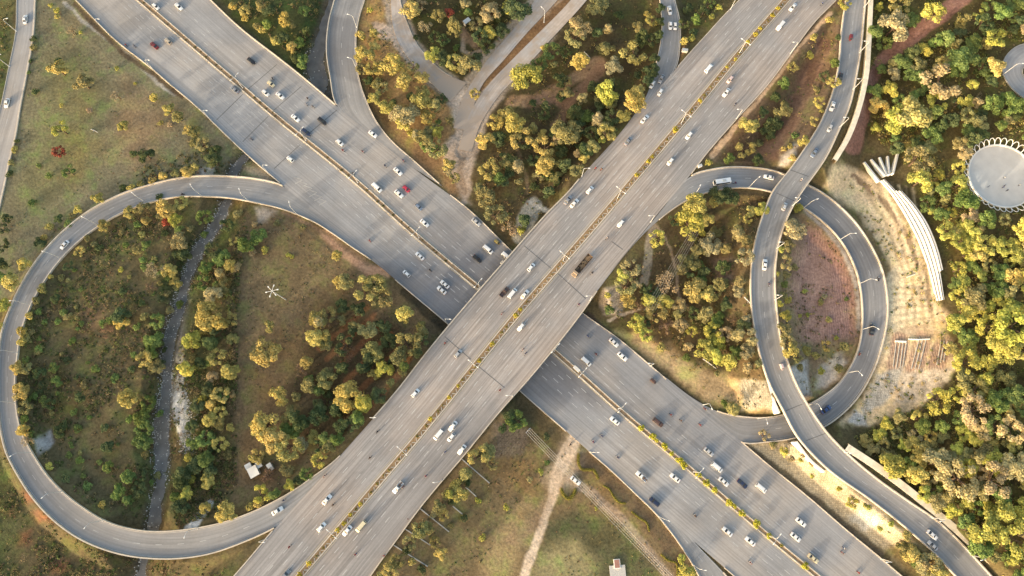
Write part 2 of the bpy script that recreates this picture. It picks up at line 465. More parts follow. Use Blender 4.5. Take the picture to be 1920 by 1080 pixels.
RR_I = [(2000, 100), (1950, 110), (1928, 118), (1918, 126), (1916, 134), (1918, 142), (1930, 150), (1950, 160), (2000, 175)]
EX_L = [(1085, 829), (1103, 845), (1147, 883), (1193, 927), (1227, 960), (1260, 1000), (1291, 1045), (1312, 1082), (1350, 1160)]
EX_R = [(1110, 832), (1130, 850), (1172, 888), (1220, 932), (1268, 980), (1315, 1030), (1356, 1073), (1380, 1105), (1420, 1170)]
SV1 = ([(731, -60), (733, 0), (737, 50), (750, 85), (775, 120), (805, 152), (845, 190)], [(748, -60), (750, 0), (763, 43), (781, 82), (806, 112), (834, 137), (875, 155)])
SV2 = ([(1040, -50), (1003, 0), (962, 55), (925, 98), (895, 138), (868, 185), (850, 240)], [(1085, -50), (1045, 0), (985, 65), (945, 112), (905, 158), (888, 200), (880, 245)])
SV3 = ([(1105, -50), (1070, 0), (1010, 62), (960, 112), (915, 160), (880, 215), (860, 280)], [(1135, -50), (1100, 0), (1032, 75), (975, 138), (935, 180), (900, 235), (884, 285)])

def smooth_line(P, n=400, k=41):
    Q = spline(P, n); h = k // 2
    E = np.vstack([2 * Q[0] - Q[h:0:-1], Q, 2 * Q[-1] - Q[-2:-h - 2:-1]])
    return np.stack([np.convolve(E[:, i], np.ones(k) / k, 'valid') for i in (0, 1)], 1)


LH_MED = smooth_line(LH_MED); FO_MED = smooth_line(FO_MED)
LH_SW = smooth_line(LH_SW, 400, 17); LH_NE = smooth_line(LH_NE, 400, 17); FO_NW = smooth_line(FO_NW, 400, 13); FO_SE = smooth_line(FO_SE, 400, 13)
ZF = 6.4
medw = 4.6
LHm_a, LHm_b = offset_px(LH_MED, medw), offset_px(LH_MED, -medw)   # a: NE side, b: SW side
FOm_a, FOm_b = offset_px(FO_MED, -6.3), offset_px(FO_MED, 6.3)

R = {}
R['lh_sw'] = Road('lh_sw', LH_SW, LHm_b, Z0, 260)
R['lh_ne'] = Road('lh_ne', LHm_a, LH_NE, Z0, 260)
R['fo_nw'] = Road('fo_nw', FO_NW, FOm_a, ZF, 240, [(0.375, 0.56)])
R['fo_se'] = Road('fo_se', FOm_b, FO_SE, ZF, 240, [(0.40, 0.60)])
R['ll'] = Road('ll', LL_OUT, LL_IN, [(0, .27), (.12, .27), (.2, .5), (.5, 2.4), (.80, 5.7), (.88, ZF - .03), (1, ZF - .03)], 320)
R['rl'] = Road('rl', RL_OUT, RL_IN, [(0, ZF - .03), (.2, ZF - .03), (.34, 4.6), (.5, 3.2), (.72, .9), (.84, .27), (1, .27)], 300)
R['op'] = Road('op', OP_L, OP_R, [(0, 6.5), (.12, 7.8), (.25, 10.1), (.36, 10.3), (.5, 8.6), (.62, 7.0), (.72, 6.6), (.9, 4.6), (1, 4.0)], 280, [(.285, .385), (.585, .685)])
R['ex'] = Road('ex', EX_L, EX_R, Z0 - .03, 100)
R['sr'] = Road('sr', SR_L, SR_R, 0.25, 90)
R['tl'] = Road('tl', TL_L, TL_R, 0.27, 110)
R['tr'] = Road('tr', TR_L, TR_R, [(0, 2.2), (.25, 3.8), (.6, ZF - .03), (1, ZF - .03)], 120)


def hill(x, y):
    return np.interp(x - 0.10 * (y - 60), [142, 160, 182, 212, 260], [0, 2.6, 7.0, 10.5, 13.0])


def hill_px(px, py):
    z = 0.0
    for _ in range(12):
        p = at(px, py, z); z = float(hill(p[0], p[1]))
    return z


R['rr'] = Road('rr', RR_O, RR_I, hill_px(1905, 130) + .5, 90)
R['sv1'] = Road('sv1', SV1[0], SV1[1], 0.12, 60)
R['sv2'] = Road('sv2', SV2[0], SV2[1], 0.14, 60)
R['sv3'] = Road('sv3', SV3[0], SV3[1], 0.16, 60)
STREAM = [(650, -110), (622, 0), (610, 45), (600, 85), (591, 120), (598, 160), (585, 200), (530, 250), (455, 300), (432, 340), (424, 380), (402, 427), (371, 470), (351, 520), (338, 567), (322, 620), (314, 660), (313, 720), (309, 745), (303, 797), (303, 853), (304, 893), (294, 937), (287, 987), (275, 1030), (264, 1080), (250, 1170)]
STW = [20, 18, 22, 30, 38, 36, 26, 20, 20, 22, 23, 25, 25, 22, 24, 24, 21, 22, 25, 30, 27, 24, 24, 24, 18, 18, 18]

# ------------------------------------------------------------------ terrain
DX = 0.62
gx = np.arange(-292, 292 + DX, DX); gy = np.arange(-112, 272 + DX, DX)
NX, NY = len(gx), len(gy)
X, Y = np.meshgrid(gx, gy)


def sm(t):
    t = np.clip(t, 0, 1); return t * t * (3 - 2 * t)


def vnoise(cell, seed, oct=3):
    r = np.random.default_rng(seed); out = np.zeros_like(X); amp, tot = 1.0, 0.0
    for _ in range(oct):
        nx, ny = int((gx[-1] - gx[0]) / cell) + 3, int((gy[-1] - gy[0]) / cell) + 3
        g = r.random((ny, nx)) * 2 - 1
        fx, fy = (gx - gx[0]) / cell, (gy - gy[0]) / cell
        ix, iy = fx.astype(int), fy.astype(int); tx, ty = sm(fx - ix), sm(fy - iy)
        a = g[iy][:, ix]; b = g[iy][:, ix + 1]; c = g[iy + 1][:, ix]; d = g[iy + 1][:, ix + 1]
        out += amp * ((a * (1 - tx) + b * tx) * (1 - ty)[:, None] + (c * (1 - tx) + d * tx) * ty[:, None])
        tot += amp; amp *= .5; cell /= 2.1
    return out / tot


H = 0.35 * vnoise(26, 1) + 0.12 * vnoise(6, 2)
H += hill(X, Y)
roadmask = np.zeros_like(X, bool)


def window(cx, cy, rad):
    i0 = max(0, int((cx - rad - gx[0]) / DX)); i1 = min(NX, int((cx + rad - gx[0]) / DX) + 2)
    j0 = max(0, int((cy - rad - gy[0]) / DX)); j1 = min(NY, int((cy + rad - gy[0]) / DX) + 2)
    return slice(j0, j1), slice(i0, i1)


def dense(road, step=1.4):
    n = max(int(road.s[-1] / step), 8); u = np.linspace(0, road.s[-1], n)
    f = lambda a: np.interp(u, road.s, a)
    return np.stack([f(road.C[:, 0]), f(road.C[:, 1]), f(road.z), f(road.hw), f(road.bridge.astype(float))], 1)


order = ['fo_nw', 'fo_se', 'op', 'rl', 'll', 'tr', 'rr', 'lh_sw', 'lh_ne', 'tl', 'ex', 'sr', 'sv1', 'sv2', 'sv3']
DR = {k: dense(R[k]) for k in order}
for k in order:                                   # embankments
    for cx, cy, z, hw, br in DR[k]:
        if br > .5:
            continue
        w = window(cx, cy, hw + 4 + max(z, 0) * 1.7 + 2)
        if w[0].stop <= w[0].start or w[1].stop <= w[1].start:
            continue
        d = np.maximum(np.hypot(X[w] - cx, Y[w] - cy) - hw, 0)
        H[w] = np.maximum(H[w], z - 0.32 - np.maximum(d - 1.2, 0) * 0.68)
for k in order:                                   # cuttings
    for cx, cy, z, hw, br in DR[k]:
        w = window(cx, cy, hw + 14)
        if w[0].stop <= w[0].start or w[1].stop <= w[1].start:
            continue
        d = np.hypot(X[w] - cx, Y[w] - cy) - hw
        roadmask[w] |= d < 0.9
        if br > .5:
            continue
        H[w] = np.minimum(H[w], z - 0.32 + np.maximum(d - 1.0, 0) * 1.3)
# plaza and terrace levels
PLZ = at(1878, 330, hill_px(1878, 330) + .5); PLZ_R = 13.6
d = np.hypot(X - PLZ[0], Y - PLZ[1]); wgt = 1 - sm((d - PLZ_R - 2.0) / 9)
H = H * (1 - wgt) + (PLZ[2] - 0.2) * wgt
# stream bed
sp = spline([(a[0], a[1], w) for a, w in zip(STREAM, STW)], 420)
SB = -3.4
SW3 = at(sp[:, 0], sp[:, 1], SB); sw = sp[:, 2] * 0.098
streamd = np.full_like(X, 99.0)
for (cx, cy, _), hw in zip(SW3, sw):
    w = window(cx, cy, 22)
    if w[0].stop <= w[0].start or w[1].stop <= w[1].start:
        continue
    d = np.hypot(X[w] - cx, Y[w] - cy) - hw
    streamd[w] = np.minimum(streamd[w], d)
bn = vnoise(6, 91, 3) * .55 + vnoise(2.0, 92, 2) * .35
H = np.minimum(H, SB - 0.42 + bn * .9 + np.maximum(streamd + 0.8, 0) * 0.55)


def gh(x, y):
    fx = np.clip((np.asarray(x) - gx[0]) / DX, 0, NX - 1.001); fy = np.clip((np.asarray(y) - gy[0]) / DX, 0, NY - 1.001)
    i, j = fx.astype(int), fy.astype(int); tx, ty = fx - i, fy - j
    return (H[j, i] * (1 - tx) + H[j, i + 1] * tx) * (1 - ty) + (H[j + 1, i] * (1 - tx) + H[j + 1, i + 1] * tx) * ty


def ground(px, py, lift=0.0):
    """photo point -> point on the terrain; lift: height above ground of what is seen there"""
    z = np.zeros_like(np.asarray(px, float))
    for _ in range(7):
        p = at(px, py, z + lift); z = 0.4 * z + 0.6 * gh(p[..., 0], p[..., 1])
    p = at(px, py, z + lift); p[..., 2] = gh(p[..., 0], p[..., 1])
    return p


def mask_at(arr, x, y):
    i = np.clip(((np.asarray(x) - gx[0]) / DX + .5).astype(int), 0, NX - 1); j = np.clip(((np.asarray(y) - gy[0]) / DX + .5).astype(int), 0, NY - 1)
    return arr[j, i]


# ---- colour zones
PX, PY = topx(X, Y, H)
PXn = PX + 9 * vnoise(7, 21) + 4 * vnoise(2.2, 22, 2); PYn = PY + 9 * vnoise(7, 23) + 4 * vnoise(2.2, 24, 2)
ALB = 1.2
def alb(c):
    c = lin(c); l = c @ np.array([.3, .59, .11])
    return np.clip((l + (c - l) * .82) * ALB, 0, 0.85)
ZC = np.empty((NY, NX, 3)); ZC[:] = alb((92, 80, 50))
ZK = np.zeros((NY, NX, 3)); ZK[..., 1] = 0.8


def inside(poly, x, y):
    P = np.asarray(poly, float); r = np.zeros(np.shape(x), bool)
    for (x1, y1), (x2, y2) in zip(P, np.roll(P, -1, 0)):
        c = (y1 > y) != (y2 > y)
        r ^= c & (x < (x2 - x1) * (y - y1) / (y2 - y1 + 1e-9) + x1)
    return r


def seg_d(pts, x, y, closed=False, wid=None):
    P = np.asarray(pts, float); best = np.full(np.shape(x), 1e9)
    rng_ = range(len(P) if closed else len(P) - 1)
    for i in rng_:
        a, b = P[i], P[(i + 1) % len(P)]; e = b - a
        t = np.clip(((x - a[0]) * e[0] + (y - a[1]) * e[1]) / (e @ e + 1e-9), 0, 1)
        dd = np.hypot(x - a[0] - t * e[0], y - a[1] - t * e[1])
        if wid is not None:
            dd = dd - (wid[i] * (1 - t) + wid[(i + 1) % len(P)] * t)
        best = np.minimum(best, dd)
    return best


def apply(a, col, kind=None, noisy=None):
    c = alb(col)
    ZC[:] = ZC * (1 - a[..., None]) + c * a[..., None]
    if kind is not None:
        ZK[:] = ZK * (1 - a[..., None]) + np.asarray(kind) * a[..., None]


def zone(poly, col, feather=8, kind=None, k=1.0, crisp=False):
    x, y = (PX, PY) if crisp else (PXn, PYn)
    P = np.asarray(poly, float); lo, hi = P.min(0) - feather - 2, P.max(0) + feather + 2
    bb = (x > lo[0]) & (x < hi[0]) & (y > lo[1]) & (y < hi[1])
    a = np.zeros_like(X)
    xb, yb = x[bb], y[bb]
    ins = inside(poly, xb, yb); dd = seg_d(poly, xb, yb, True)
    a[bb] = sm(np.where(ins, .5 + dd / feather / 2, .5 - dd / feather / 2)) * k
    apply(a, col, kind)


def track(pts, wid, col, feather=3, kind=None, k=1.0, crisp=False):
    x, y = (PX, PY) if crisp else (PX * .6 + PXn * .4, PY * .6 + PYn * .4)
    wid = [wid / 2] * len(pts) if np.isscalar(wid) else [w / 2 for w in wid]
    P = np.asarray(pts, float); q = max(wid) + feather + 2; lo, hi = P.min(0) - q, P.max(0) + q
    bb = (x > lo[0]) & (x < hi[0]) & (y > lo[1]) & (y < hi[1])
    a = np.zeros_like(X); a[bb] = (1 - sm(seg_d(pts, x[bb], y[bb], False, wid) / feather)) * k
    apply(a, col, kind)


GR = (0, 1, 0); SOIL = (0, 0.2, 0); PITCH = (1, 0, 0); FUR = (0, .3, 1); BARE = (0, 0, 0)
zone([(60, -40), (130, -40), (530, 347), (420, 331), (270, 352), (127, 428), (40, 537), (-60, 640), (-60, 400), (20, 300)], (112, 105, 78), 10, GR)
zone([(85, 100), (150, 90), (200, 180), (170, 330), (60, 420), (30, 380), (60, 250)], (110, 105, 66), 30, GR, .8)
zone([(230, 150), (330, 210), (300, 280), (250, 330), (210, 250)], (128, 104, 74), 30, SOIL, .7)
zone([(-80, -40), (30, -40), (20, 150), (-5, 230), (-80, 420)], (96, 94, 52), 8, GR)
zone([(-120, 560), (0, 640), (0, 820), (80, 960), (190, 1035), (440, 1080), (430, 1200), (-120, 1200)], (84, 74, 48), 8, GR)
for q in ((55, 930), (78, 970), (45, 1010), (25, 960), (60, 895), (110, 1060)):
    zone([(q[0] - 14, q[1] - 8), (q[0] + 12, q[1] - 12), (q[0] + 16, q[1] + 8), (q[0] - 8, q[1] + 12)], (126, 70, 48), 12, GR, .7)
zone([(-40, 840), (15, 860), (50, 960), (10, 1090), (-40, 1090)], (76, 80, 44), 20, GR, .8)
zone([(38, 640), (60, 560), (140, 470), (240, 405), (380, 375), (415, 385), (350, 510), (315, 620), (300, 740), (300, 900), (280, 985), (200, 975), (100, 895), (40, 800)], (94, 84, 54), 10, GR)
zone([(150, 560), (185, 555), (190, 620), (160, 625)], (122, 92, 62), 22, SOIL, .8)
zone([(200, 780), (260, 700), (255, 620), (210, 640)], (104, 88, 58), 28, SOIL, .7)
zone([(60, 828), (95, 808), (103, 826), (75, 850)], (150, 148, 145), 5, BARE)
# mid field
zone([(445, 400), (540, 395), (650, 470), (735, 525), (835, 612), (700, 775), (600, 880), (430, 960), (440, 700)], (108, 90, 62), 12, GR)
zone([(600, 560), (720, 610), (800, 650), (740, 720), (650, 840), (560, 830), (540, 700)], (76, 64, 42), 30, SOIL, .9)
zone([(480, 440), (600, 440), (680, 500), (560, 560), (470, 640)], (122, 102, 66), 30, GR, .7)
for q_ in (0, 14, 30, 47, 66, 88):
    track([(600 + q_, 655 + q_ * 1.3), (640 + q_, 618 + q_ * 1.25), (690 + q_ * .9, 575 + q_ * 1.1)], 6, (138, 88, 48), 5, SOIL, .65)
track([(610, 440), (640, 470), (690, 505), (725, 510)], 10, (170, 130, 100), 8, BARE, .8)
# stream banks
track([(330, 720), (336, 770), (350, 830), (352, 850)], [26, 26, 12, 8], (166, 164, 158), 6, (.6, 0, 0))
track([(352, 520), (345, 600), (335, 680), (332, 720)], [8, 10, 16, 24], (120, 116, 106), 6, (.5, 0, 0), .8)
track([(395, 945), (370, 975), (355, 995)], [8, 12, 14], (180, 175, 168), 4, BARE)
track([(440, 400), (400, 470), (372, 540), (366, 640), (370, 720), (372, 800), (362, 880), (340, 960)], [20, 26, 30, 34, 34, 36, 36, 30], (70, 74, 42), 12, GR, .8)
zone([(480, 385), (520, 395), (505, 415), (485, 412)], (156, 142, 125), 8, BARE)
zone([(372, 310), (400, 305), (400, 332), (370, 332)], (150, 146, 138), 6, BARE)
zone([(440, 300), (500, 320), (525, 345), (470, 335)], (140, 122, 100), 8, BARE, .8)
# green wedge at the top
zone([(395, -40), (610, -40), (595, 60), (580, 150), (520, 105), (440, 40)], (66, 72, 38), 8, GR)
zone([(595, 60), (612, 60), (612, 110), (628, 195), (590, 165), (585, 120)], (78, 76, 70), 6, BARE)
# strip beside the top loop
zone([(683, -30), (735, -30), (720, 55), (745, 95), (800, 150), (848, 210), (845, 265), (838, 300), (868, 375), (840, 355), (780, 303), (733, 262), (690, 190), (670, 90)], (150, 116, 66), 8, GR)
zone([(670, 120), (700, 120), (735, 180), (735, 250), (700, 225), (685, 190)], (74, 60, 38), 14, SOIL, .85)
track([(800, 260), (790, 290), (830, 330), (850, 350)], 20, (126, 96, 62), 12, SOIL, .8)
# park
zone([(755, -40), (1000, -40), (962, 55), (915, 112), (870, 148), (806, 110), (765, 40)], (64, 60, 34), 6, GR)
track([(870, 60), (868, 95), (880, 102), (905, 95), (912, 110)], 4, (150, 130, 105), 3, BARE)
track([(868, 60), (880, 75), (895, 85)], 10, (120, 96, 72), 8, BARE, .8)
# dirt junction
zone([(738, 45), (702, 45), (708, 62), (745, 95), (770, 128), (812, 158), (838, 185), (850, 215), (852, 240), (838, 272), (832, 300), (860, 345), (868, 385), (882, 385), (886, 340), (893, 285), (900, 245), (925, 200), (960, 150), (940, 110), (905, 155), (870, 165), (800, 110), (770, 60)], (168, 146, 124), 6, BARE)
zone([(702, 45), (735, 48), (752, 80), (770, 110), (755, 108), (712, 66)], (190, 160, 132), 6, BARE)
track([(868, 300), (862, 320), (872, 360)], 6, (130, 104, 76), 6, BARE, .6)
for key_, w_ in (('sv1', 34), ('sv2', 40), ('sv3', 36)):
    cx_, cy_ = topx(R[key_].C[:, 0], R[key_].C[:, 1], R[key_].C[:, 2]); track(list(zip(cx_[::6], cy_[::6])), w_, (166, 148, 128), 9, BARE, .8)
track([(888, 172), (960, 103), (1020, 45), (1070, 0), (1120, -50)], 17, (118, 86, 52), 4, SOIL)
track([(1052, -5), (985, 62), (960, 88)], 5, (150, 110, 66), 3, SOIL, .7)
# between dirt road and slip road
zone([(1105, -40), (1236, -40), (1240, 90), (1213, 175), (1147, 268), (1067, 360), (960, 468), (912, 420), (884, 380), (890, 300), (905, 240), (960, 160), (1035, 75)], (80, 68, 42), 8, GR)
zone([(1130, 10), (1215, 0), (1220, 30), (1180, 45), (1130, 40)], (74, 72, 36), 16, GR, .8)
track([(960, 190), (1000, 190), (1030, 175), (1070, 150), (1120, 120)], [14, 16, 12, 12, 20], (158, 122, 84), 8, BARE, .9)
track([(1020, 180), (1060, 195), (1100, 160), (1125, 128)], [6, 10, 14, 14], (140, 104, 76), 8, BARE, .7)
track([(1000, 185), (1070, 190), (1055, 220), (1040, 235)], 9, (140, 104, 76), 6, BARE, .6)
track([(970, 280), (985, 330), (992, 360)], 3, (130, 106, 76), 3, BARE, .6)
track([(1000, 385), (985, 415), (975, 445)], [26, 30, 20], (150, 145, 130), 5, PITCH)
track([(995, 378), (1015, 390), (1030, 396)], 8, (172, 166, 152), 3, BARE)
# wedge by slip road
zone([(1277, -40), (1390, -40), (1363, 20), (1268, 130), (1278, 70)], (86, 78, 44), 6, GR)
zone([(1270, 95), (1290, 80), (1268, 128)], (130, 96, 64), 6, SOIL, .8)
# flyover to overpass wedge
zone([(1568, -20), (1590, -20), (1574, 110), (1552, 197), (1510, 277), (1450, 350), (1430, 318), (1340, 314), (1296, 326), (1390, 213), (1490, 90)], (104, 84, 62), 8, GR)
track([(1555, 25), (1500, 85), (1440, 165), (1395, 218), (1335, 292)], 7, (176, 142, 104), 3, BARE)
track([(1545, 25), (1490, 88), (1430, 160), (1380, 222), (1310, 305)], 6, (92, 76, 56), 3, SOIL)
track([(1440, 285), (1470, 240), (1510, 160), (1540, 90)], 24, (116, 84, 66), 12, SOIL, .7)
zone([(1462, 290), (1490, 270), (1500, 275), (1480, 310), (1455, 318)], (150, 138, 122), 6, BARE)
# right loop, left half
zone([(1130, 560), (1240, 415), (1300, 378), (1395, 358), (1440, 362), (1415, 440), (1405, 560), (1425, 670), (1440, 720), (1445, 775), (1400, 776), (1340, 765), (1250, 705), (1140, 610)], (92, 76, 48), 8, GR)
zone([(1150, 620), (1200, 625), (1260, 650), (1320, 690), (1400, 720), (1440, 730), (1445, 772), (1390, 772), (1320, 748), (1240, 690)], (176, 146, 98), 10, GR)
zone([(1335, 480), (1370, 480), (1370, 530), (1345, 530)], (140, 112, 90), 14, SOIL, .8)
track([(1222, 420), (1216, 480), (1206, 530)], [10, 14, 12], (150, 134, 112), 4, BARE, .8)
track([(1228, 420), (1250, 450), (1262, 490), (1275, 560), (1300, 590)], 3, (160, 134, 104), 2, BARE, .8)
zone([(1130, 545), (1160, 530), (1170, 570), (1160, 590), (1130, 588)], (158, 142, 120), 5, PITCH)
track([(1102, 590), (1150, 635), (1200, 675), (1255, 722), (1310, 758)], 8, (74, 60, 46), 3, SOIL)
track([(1140, 600), (1165, 590), (1200, 580)], 3, (170, 150, 125), 2, BARE)
zone([(1392, 712), (1440, 712), (1452, 770), (1392, 768)], (166, 154, 126), 5, PITCH)
# reddish hollow inside the right loop
zone([(1500, 392), (1530, 410), (1570, 445), (1600, 500), (1612, 560), (1610, 640), (1590, 690), (1540, 742), (1500, 760), (1475, 690), (1460, 620), (1455, 540), (1468, 430)], (128, 106, 76), 8, GR)
zone([(1515, 425), (1545, 430), (1590, 490), (1605, 560), (1600, 630), (1570, 640), (1510, 640), (1490, 560), (1490, 480)], (152, 114, 100), 16, (0,.2,.6))
zone([(1505, 470), (1550, 470), (1565, 560), (1540, 630), (1500, 620), (1490, 540)], (160, 122, 100), 16, BARE, .7)
track([(1510, 395), (1545, 422), (1580, 465), (1600, 515), (1608, 560), (1610, 615)], 7, (150, 138, 124), 2, BARE)
zone([(1480, 690), (1512, 680), (1520, 740), (1500, 752)], (170, 164, 156), 6, BARE, .9)
zone([(1535, 690), (1570, 660), (1585, 680), (1550, 725), (1530, 735)], (180, 164, 146), 6, BARE, .8)
# slope right of the loop
zone([(1565, 300), (1625, 330), (1660, 350), (1700, 420), (1735, 490), (1755, 560), (1780, 600), (1770, 640), (1800, 690), (1720, 770), (1640, 800), (1575, 800), (1625, 735), (1660, 640), (1672, 560), (1655, 480), (1610, 400), (1545, 350)], (204, 176, 132), 8, (0, .35, 0))
track([(1575, 395), (1625, 440), (1655, 490), (1675, 560)], [8, 12, 14, 10], (112, 96, 58), 6, SOIL, .8)
track([(1682, 520), (1690, 600), (1680, 640)], [30, 60, 50], (198, 182, 146), 8, (.45, .1, 0), .85)
track([(1600, 330), (1660, 380), (1700, 440), (1735, 520), (1745, 580)], 7, (120, 96, 72), 3, BARE, .9)
for k_ in range(9):
    track([(1600 + k_ * 14, 335 + k_ * 2), (1652 + k_ * 9, 420), (1690 + k_ * 7, 520), (1694 + k_ * 8, 612)], 2.2, (150, 128, 92) if k_ % 2 else (222, 196, 150), 3, BARE, .55)
for k_ in range(7):
    track([(1672 + k_ * 3, 540 + k_ * 13), (1745, 536 + k_ * 12)], 2, (146, 126, 96), 3, BARE, .5)
for a in ([(1690, 640), (1678, 690)], [(1730, 635), (1715, 695)], [(1770, 640), (1755, 690)]):
    track(a, 26, (158, 128, 104), 8, FUR)
zone([(1700, 610), (1775, 600), (1790, 640), (1700, 640)], (176, 142, 106), 12, GR, .6)
zone([(1640, 705), (1700, 690), (1660, 760), (1615, 775)], (178, 168, 150), 6, PITCH)
zone([(1690, 700), (1790, 685), (1760, 740), (1680, 760)], (190, 172, 146), 6, (.5, 0, 0), .9)
zone([(1600, 770), (1622, 775), (1625, 800), (1595, 798)], (186, 180, 170), 4, PITCH)
# forest floor
zone([(1640, 110), (1800, -40), (2100, -40), (2100, 1200), (1890, 1090), (1760, 950), (1600, 830), (1640, 795), (1720, 770), (1800, 690), (1775, 620), (1785, 560), (1770, 480), (1720, 360), (1690, 290), (1625, 245), (1625, 150)], (92, 80, 44), 8, GR)
zone([(1630, -40), (1780, -40), (1720, 40), (1650, 100), (1622, 160)], (92, 84, 44), 8, GR)
track([(1830, -25), (1790, 8), (1740, 45), (1690, 85), (1650, 115), (1628, 170), (1615, 230), (1600, 275)], [24, 22, 22, 20, 14, 16, 20, 26], (150, 104, 84), 6, SOIL)
# pitched strip between lower highway and overpass
zone([(1395, 832), (1440, 830), (1490, 822), (1530, 862), (1640, 945), (1720, 1025), (1700, 1070), (1650, 1035), (1560, 965), (1470, 890)], (166, 150, 118), 7, PITCH)
track([(1400, 838), (1470, 888), (1545, 950), (1600, 998), (1650, 1038)], 9, (92, 80, 60), 4, SOIL)
zone([(1690, 1010), (1740, 1020), (1800, 1090), (1720, 1090), (1660, 1040)], (130, 110, 62), 10, GR)
zone([(1590, 965), (1620, 950), (1650, 975), (1620, 1000)], (176, 172, 160), 8, PITCH, .8)
# bottom field
zone([(983, 742), (1067, 815), (1150, 888), (1228, 965), (1295, 1055), (1330, 1150), (640, 1150), (715, 1052), (790, 952), (880, 845), (940, 770)], (116, 96, 62), 8, GR)
zone([(985, 745), (1060, 815), (1050, 850), (960, 830), (930, 800)], (78, 68, 42), 10, GR, .8)
zone([(930, 790), (990, 800), (980, 860), (920, 860)], (130, 110, 88), 8, PITCH, .8)
zone([(1020, 985), (1080, 955), (1180, 990), (1230, 1060), (1240, 1100), (1010, 1100)], (88, 84, 54), 18, GR)
zone([(1010, 1040), (1080, 1010), (1120, 1060), (1120, 1100), (1000, 1100)], (150, 136, 88), 20, GR, .8)
zone([(930, 960), (1000, 930), (1010, 1000), (960, 1080), (900, 1090)], (150, 128, 84), 20, GR, .7)
zone([(905, 900), (960, 960), (870, 1090), (760, 1090), (820, 990)], (106, 92, 60), 16, GR, .8)
track([(1082, 815), (1060, 860), (1042, 900), (1035, 930), (1020, 980), (1000, 1030), (980, 1090)], [18, 26, 16, 9, 9, 10, 16], (196, 172, 142), 6, BARE)
zone([(1062, 815), (1100, 845), (1095, 875), (1075, 910), (1035, 925), (1020, 890), (1045, 860)], (166, 142, 114), 12, BARE, .7)
track([(1070, 900), (1110, 925), (1160, 970), (1200, 1010), (1260, 1085)], [14, 12, 9, 8, 8], (156, 134, 112), 7, BARE, .65)
track([(1095, 860), (1150, 905), (1210, 970), (1270, 1040)], 20, (98, 78, 56), 8, SOIL, .7)
track([(1030, 935), (1010, 975), (960, 1010)], 14, (140, 112, 84), 10, BARE, .5)
# dusty path and drain beside the lower highway
track([(120, 5), (153, 38), (185, 60), (215, 84), (250, 110), (297, 158), (330, 178)], 5, (146, 140, 128), 2, BARE)
track([(140, 8), (180, 50), (230, 98), (290, 142), (340, 182)], 6, (84, 72, 54), 3, SOIL)
track([(530, 398), (585, 422), (620, 445), (660, 472), (690, 496)], 5, (120, 96, 70), 3, SOIL)
track([(760, 548), (800, 585), (832, 612)], 14, (66, 58, 42), 5, SOIL)
ZC *= (1 + 0.13 * vnoise(14, 31))[..., None]
mud = (1 - sm((streamd - .3) / 2.2)) * .8
ZC[:] = ZC * (1 - mud[..., None]) + alb((84, 78, 64)) * mud[..., None] * (1 + .5 * vnoise(1.6, 93, 2))[..., None]


def lattice(name, xs, ys, HH, mat):
    nx, ny = len(xs), len(ys)
    me = bpy.data.meshes.new(name)
    XX, YY = np.meshgrid(xs, ys)
    co = np.stack([XX, YY, HH], -1).reshape(-1, 3)
    idx = np.arange(nx * ny).reshape(ny, nx)
    q = np.stack([idx[:-1, :-1], idx[:-1, 1:], idx[1:, 1:], idx[1:, :-1]], -1).reshape(-1, 4)
    me.vertices.add(len(co)); me.loops.add(q.size); me.polygons.add(len(q))
    me.vertices.foreach_set('co', co.astype(np.float32).ravel())
    me.loops.foreach_set('vertex_index', q.astype(np.int32).ravel())
    me.polygons.foreach_set('loop_start', np.arange(0, q.size, 4, dtype=np.int32))
    me.polygons.foreach_set('loop_total', np.full(len(q), 4, dtype=np.int32))
    me.polygons.foreach_set('use_smooth', np.ones(len(q), bool))
    me.materials.append(mat)
    me.update()
    return me


far = np.array([15, 50, 140, 400, 1200, 4000.])
xs = np.r_[gx[0] - far[::-1], gx, gx[-1] + far]; ys = np.r_[gy[0] - far[::-1], gy, gy[-1] + far]
pad = lambda A: np.pad(A, ((6, 6), (6, 6)) + ((0, 0),) * (A.ndim - 2), 'edge')
me = lattice('ground', xs, ys, pad(H), M['ground'])
for nm, arr in (('zone_colour', ZC), ('zone_kind', ZK)):
    a = me.attributes.new(nm, 'FLOAT_COLOR', 'POINT')
    c = pad(arr).reshape(-1, 3); a.data.foreach_set('color', np.concatenate([c, np.ones((len(c), 1))], 1).astype(np.float32).ravel())
tag(link('ground', me), 'olive and brown grassland and bare earth around the roads', 'ground', kind='structure')

# ---- stream water
wv, wf = [], []
Lw = np.gradient(SW3, axis=0); Lw[:, 2] = 0; Lw /= np.linalg.norm(Lw, axis=1)[:, None]
Nw = np.stack([Lw[:, 1], -Lw[:, 0], 0 * Lw[:, 0]], 1)
mb = MB()
vs = []
for p, n_, hw in zip(SW3, Nw, sw):
    vs += [p + n_ * (hw + 3.2), p - n_ * (hw + 3.2)]
mb.add(vs, [(2 * i, 2 * i + 1, 2 * i + 3, 2 * i + 2) for i in range(len(SW3) - 1)])
tag(mb.obj('stream', M['water']), 'narrow grey stream winding under the left loop ramp', 'stream', kind='structure')

# ------------------------------------------------------------------ build roads


RESURF_AND_SHADE = {'lh_sw': [((745, 510), (1060, 770), .8, .03)], 'lh_ne': [((885, 430), (1090, 620), .8, .06), ((1090, 620), (1400, 880), .22, .05)],  # lower highway: tree and flyover shade painted in, along with darker asphalt
          'tl': [((640, 30), (645, 150), .55, .004)], 'll': [((560, 930), (470, 985), .5, .004), ((40, 600), (250, 1000), .15, .05)], 'rl': [((1400, 335), (1640, 560), .5, .05), ((1640, 560), (1400, 800), .3, .05)], 'tr': [((1250, 10), (1230, 175), .4, .03)]}  # entry ramp, left loop end: newer asphalt; right loop: overpass shade painted in


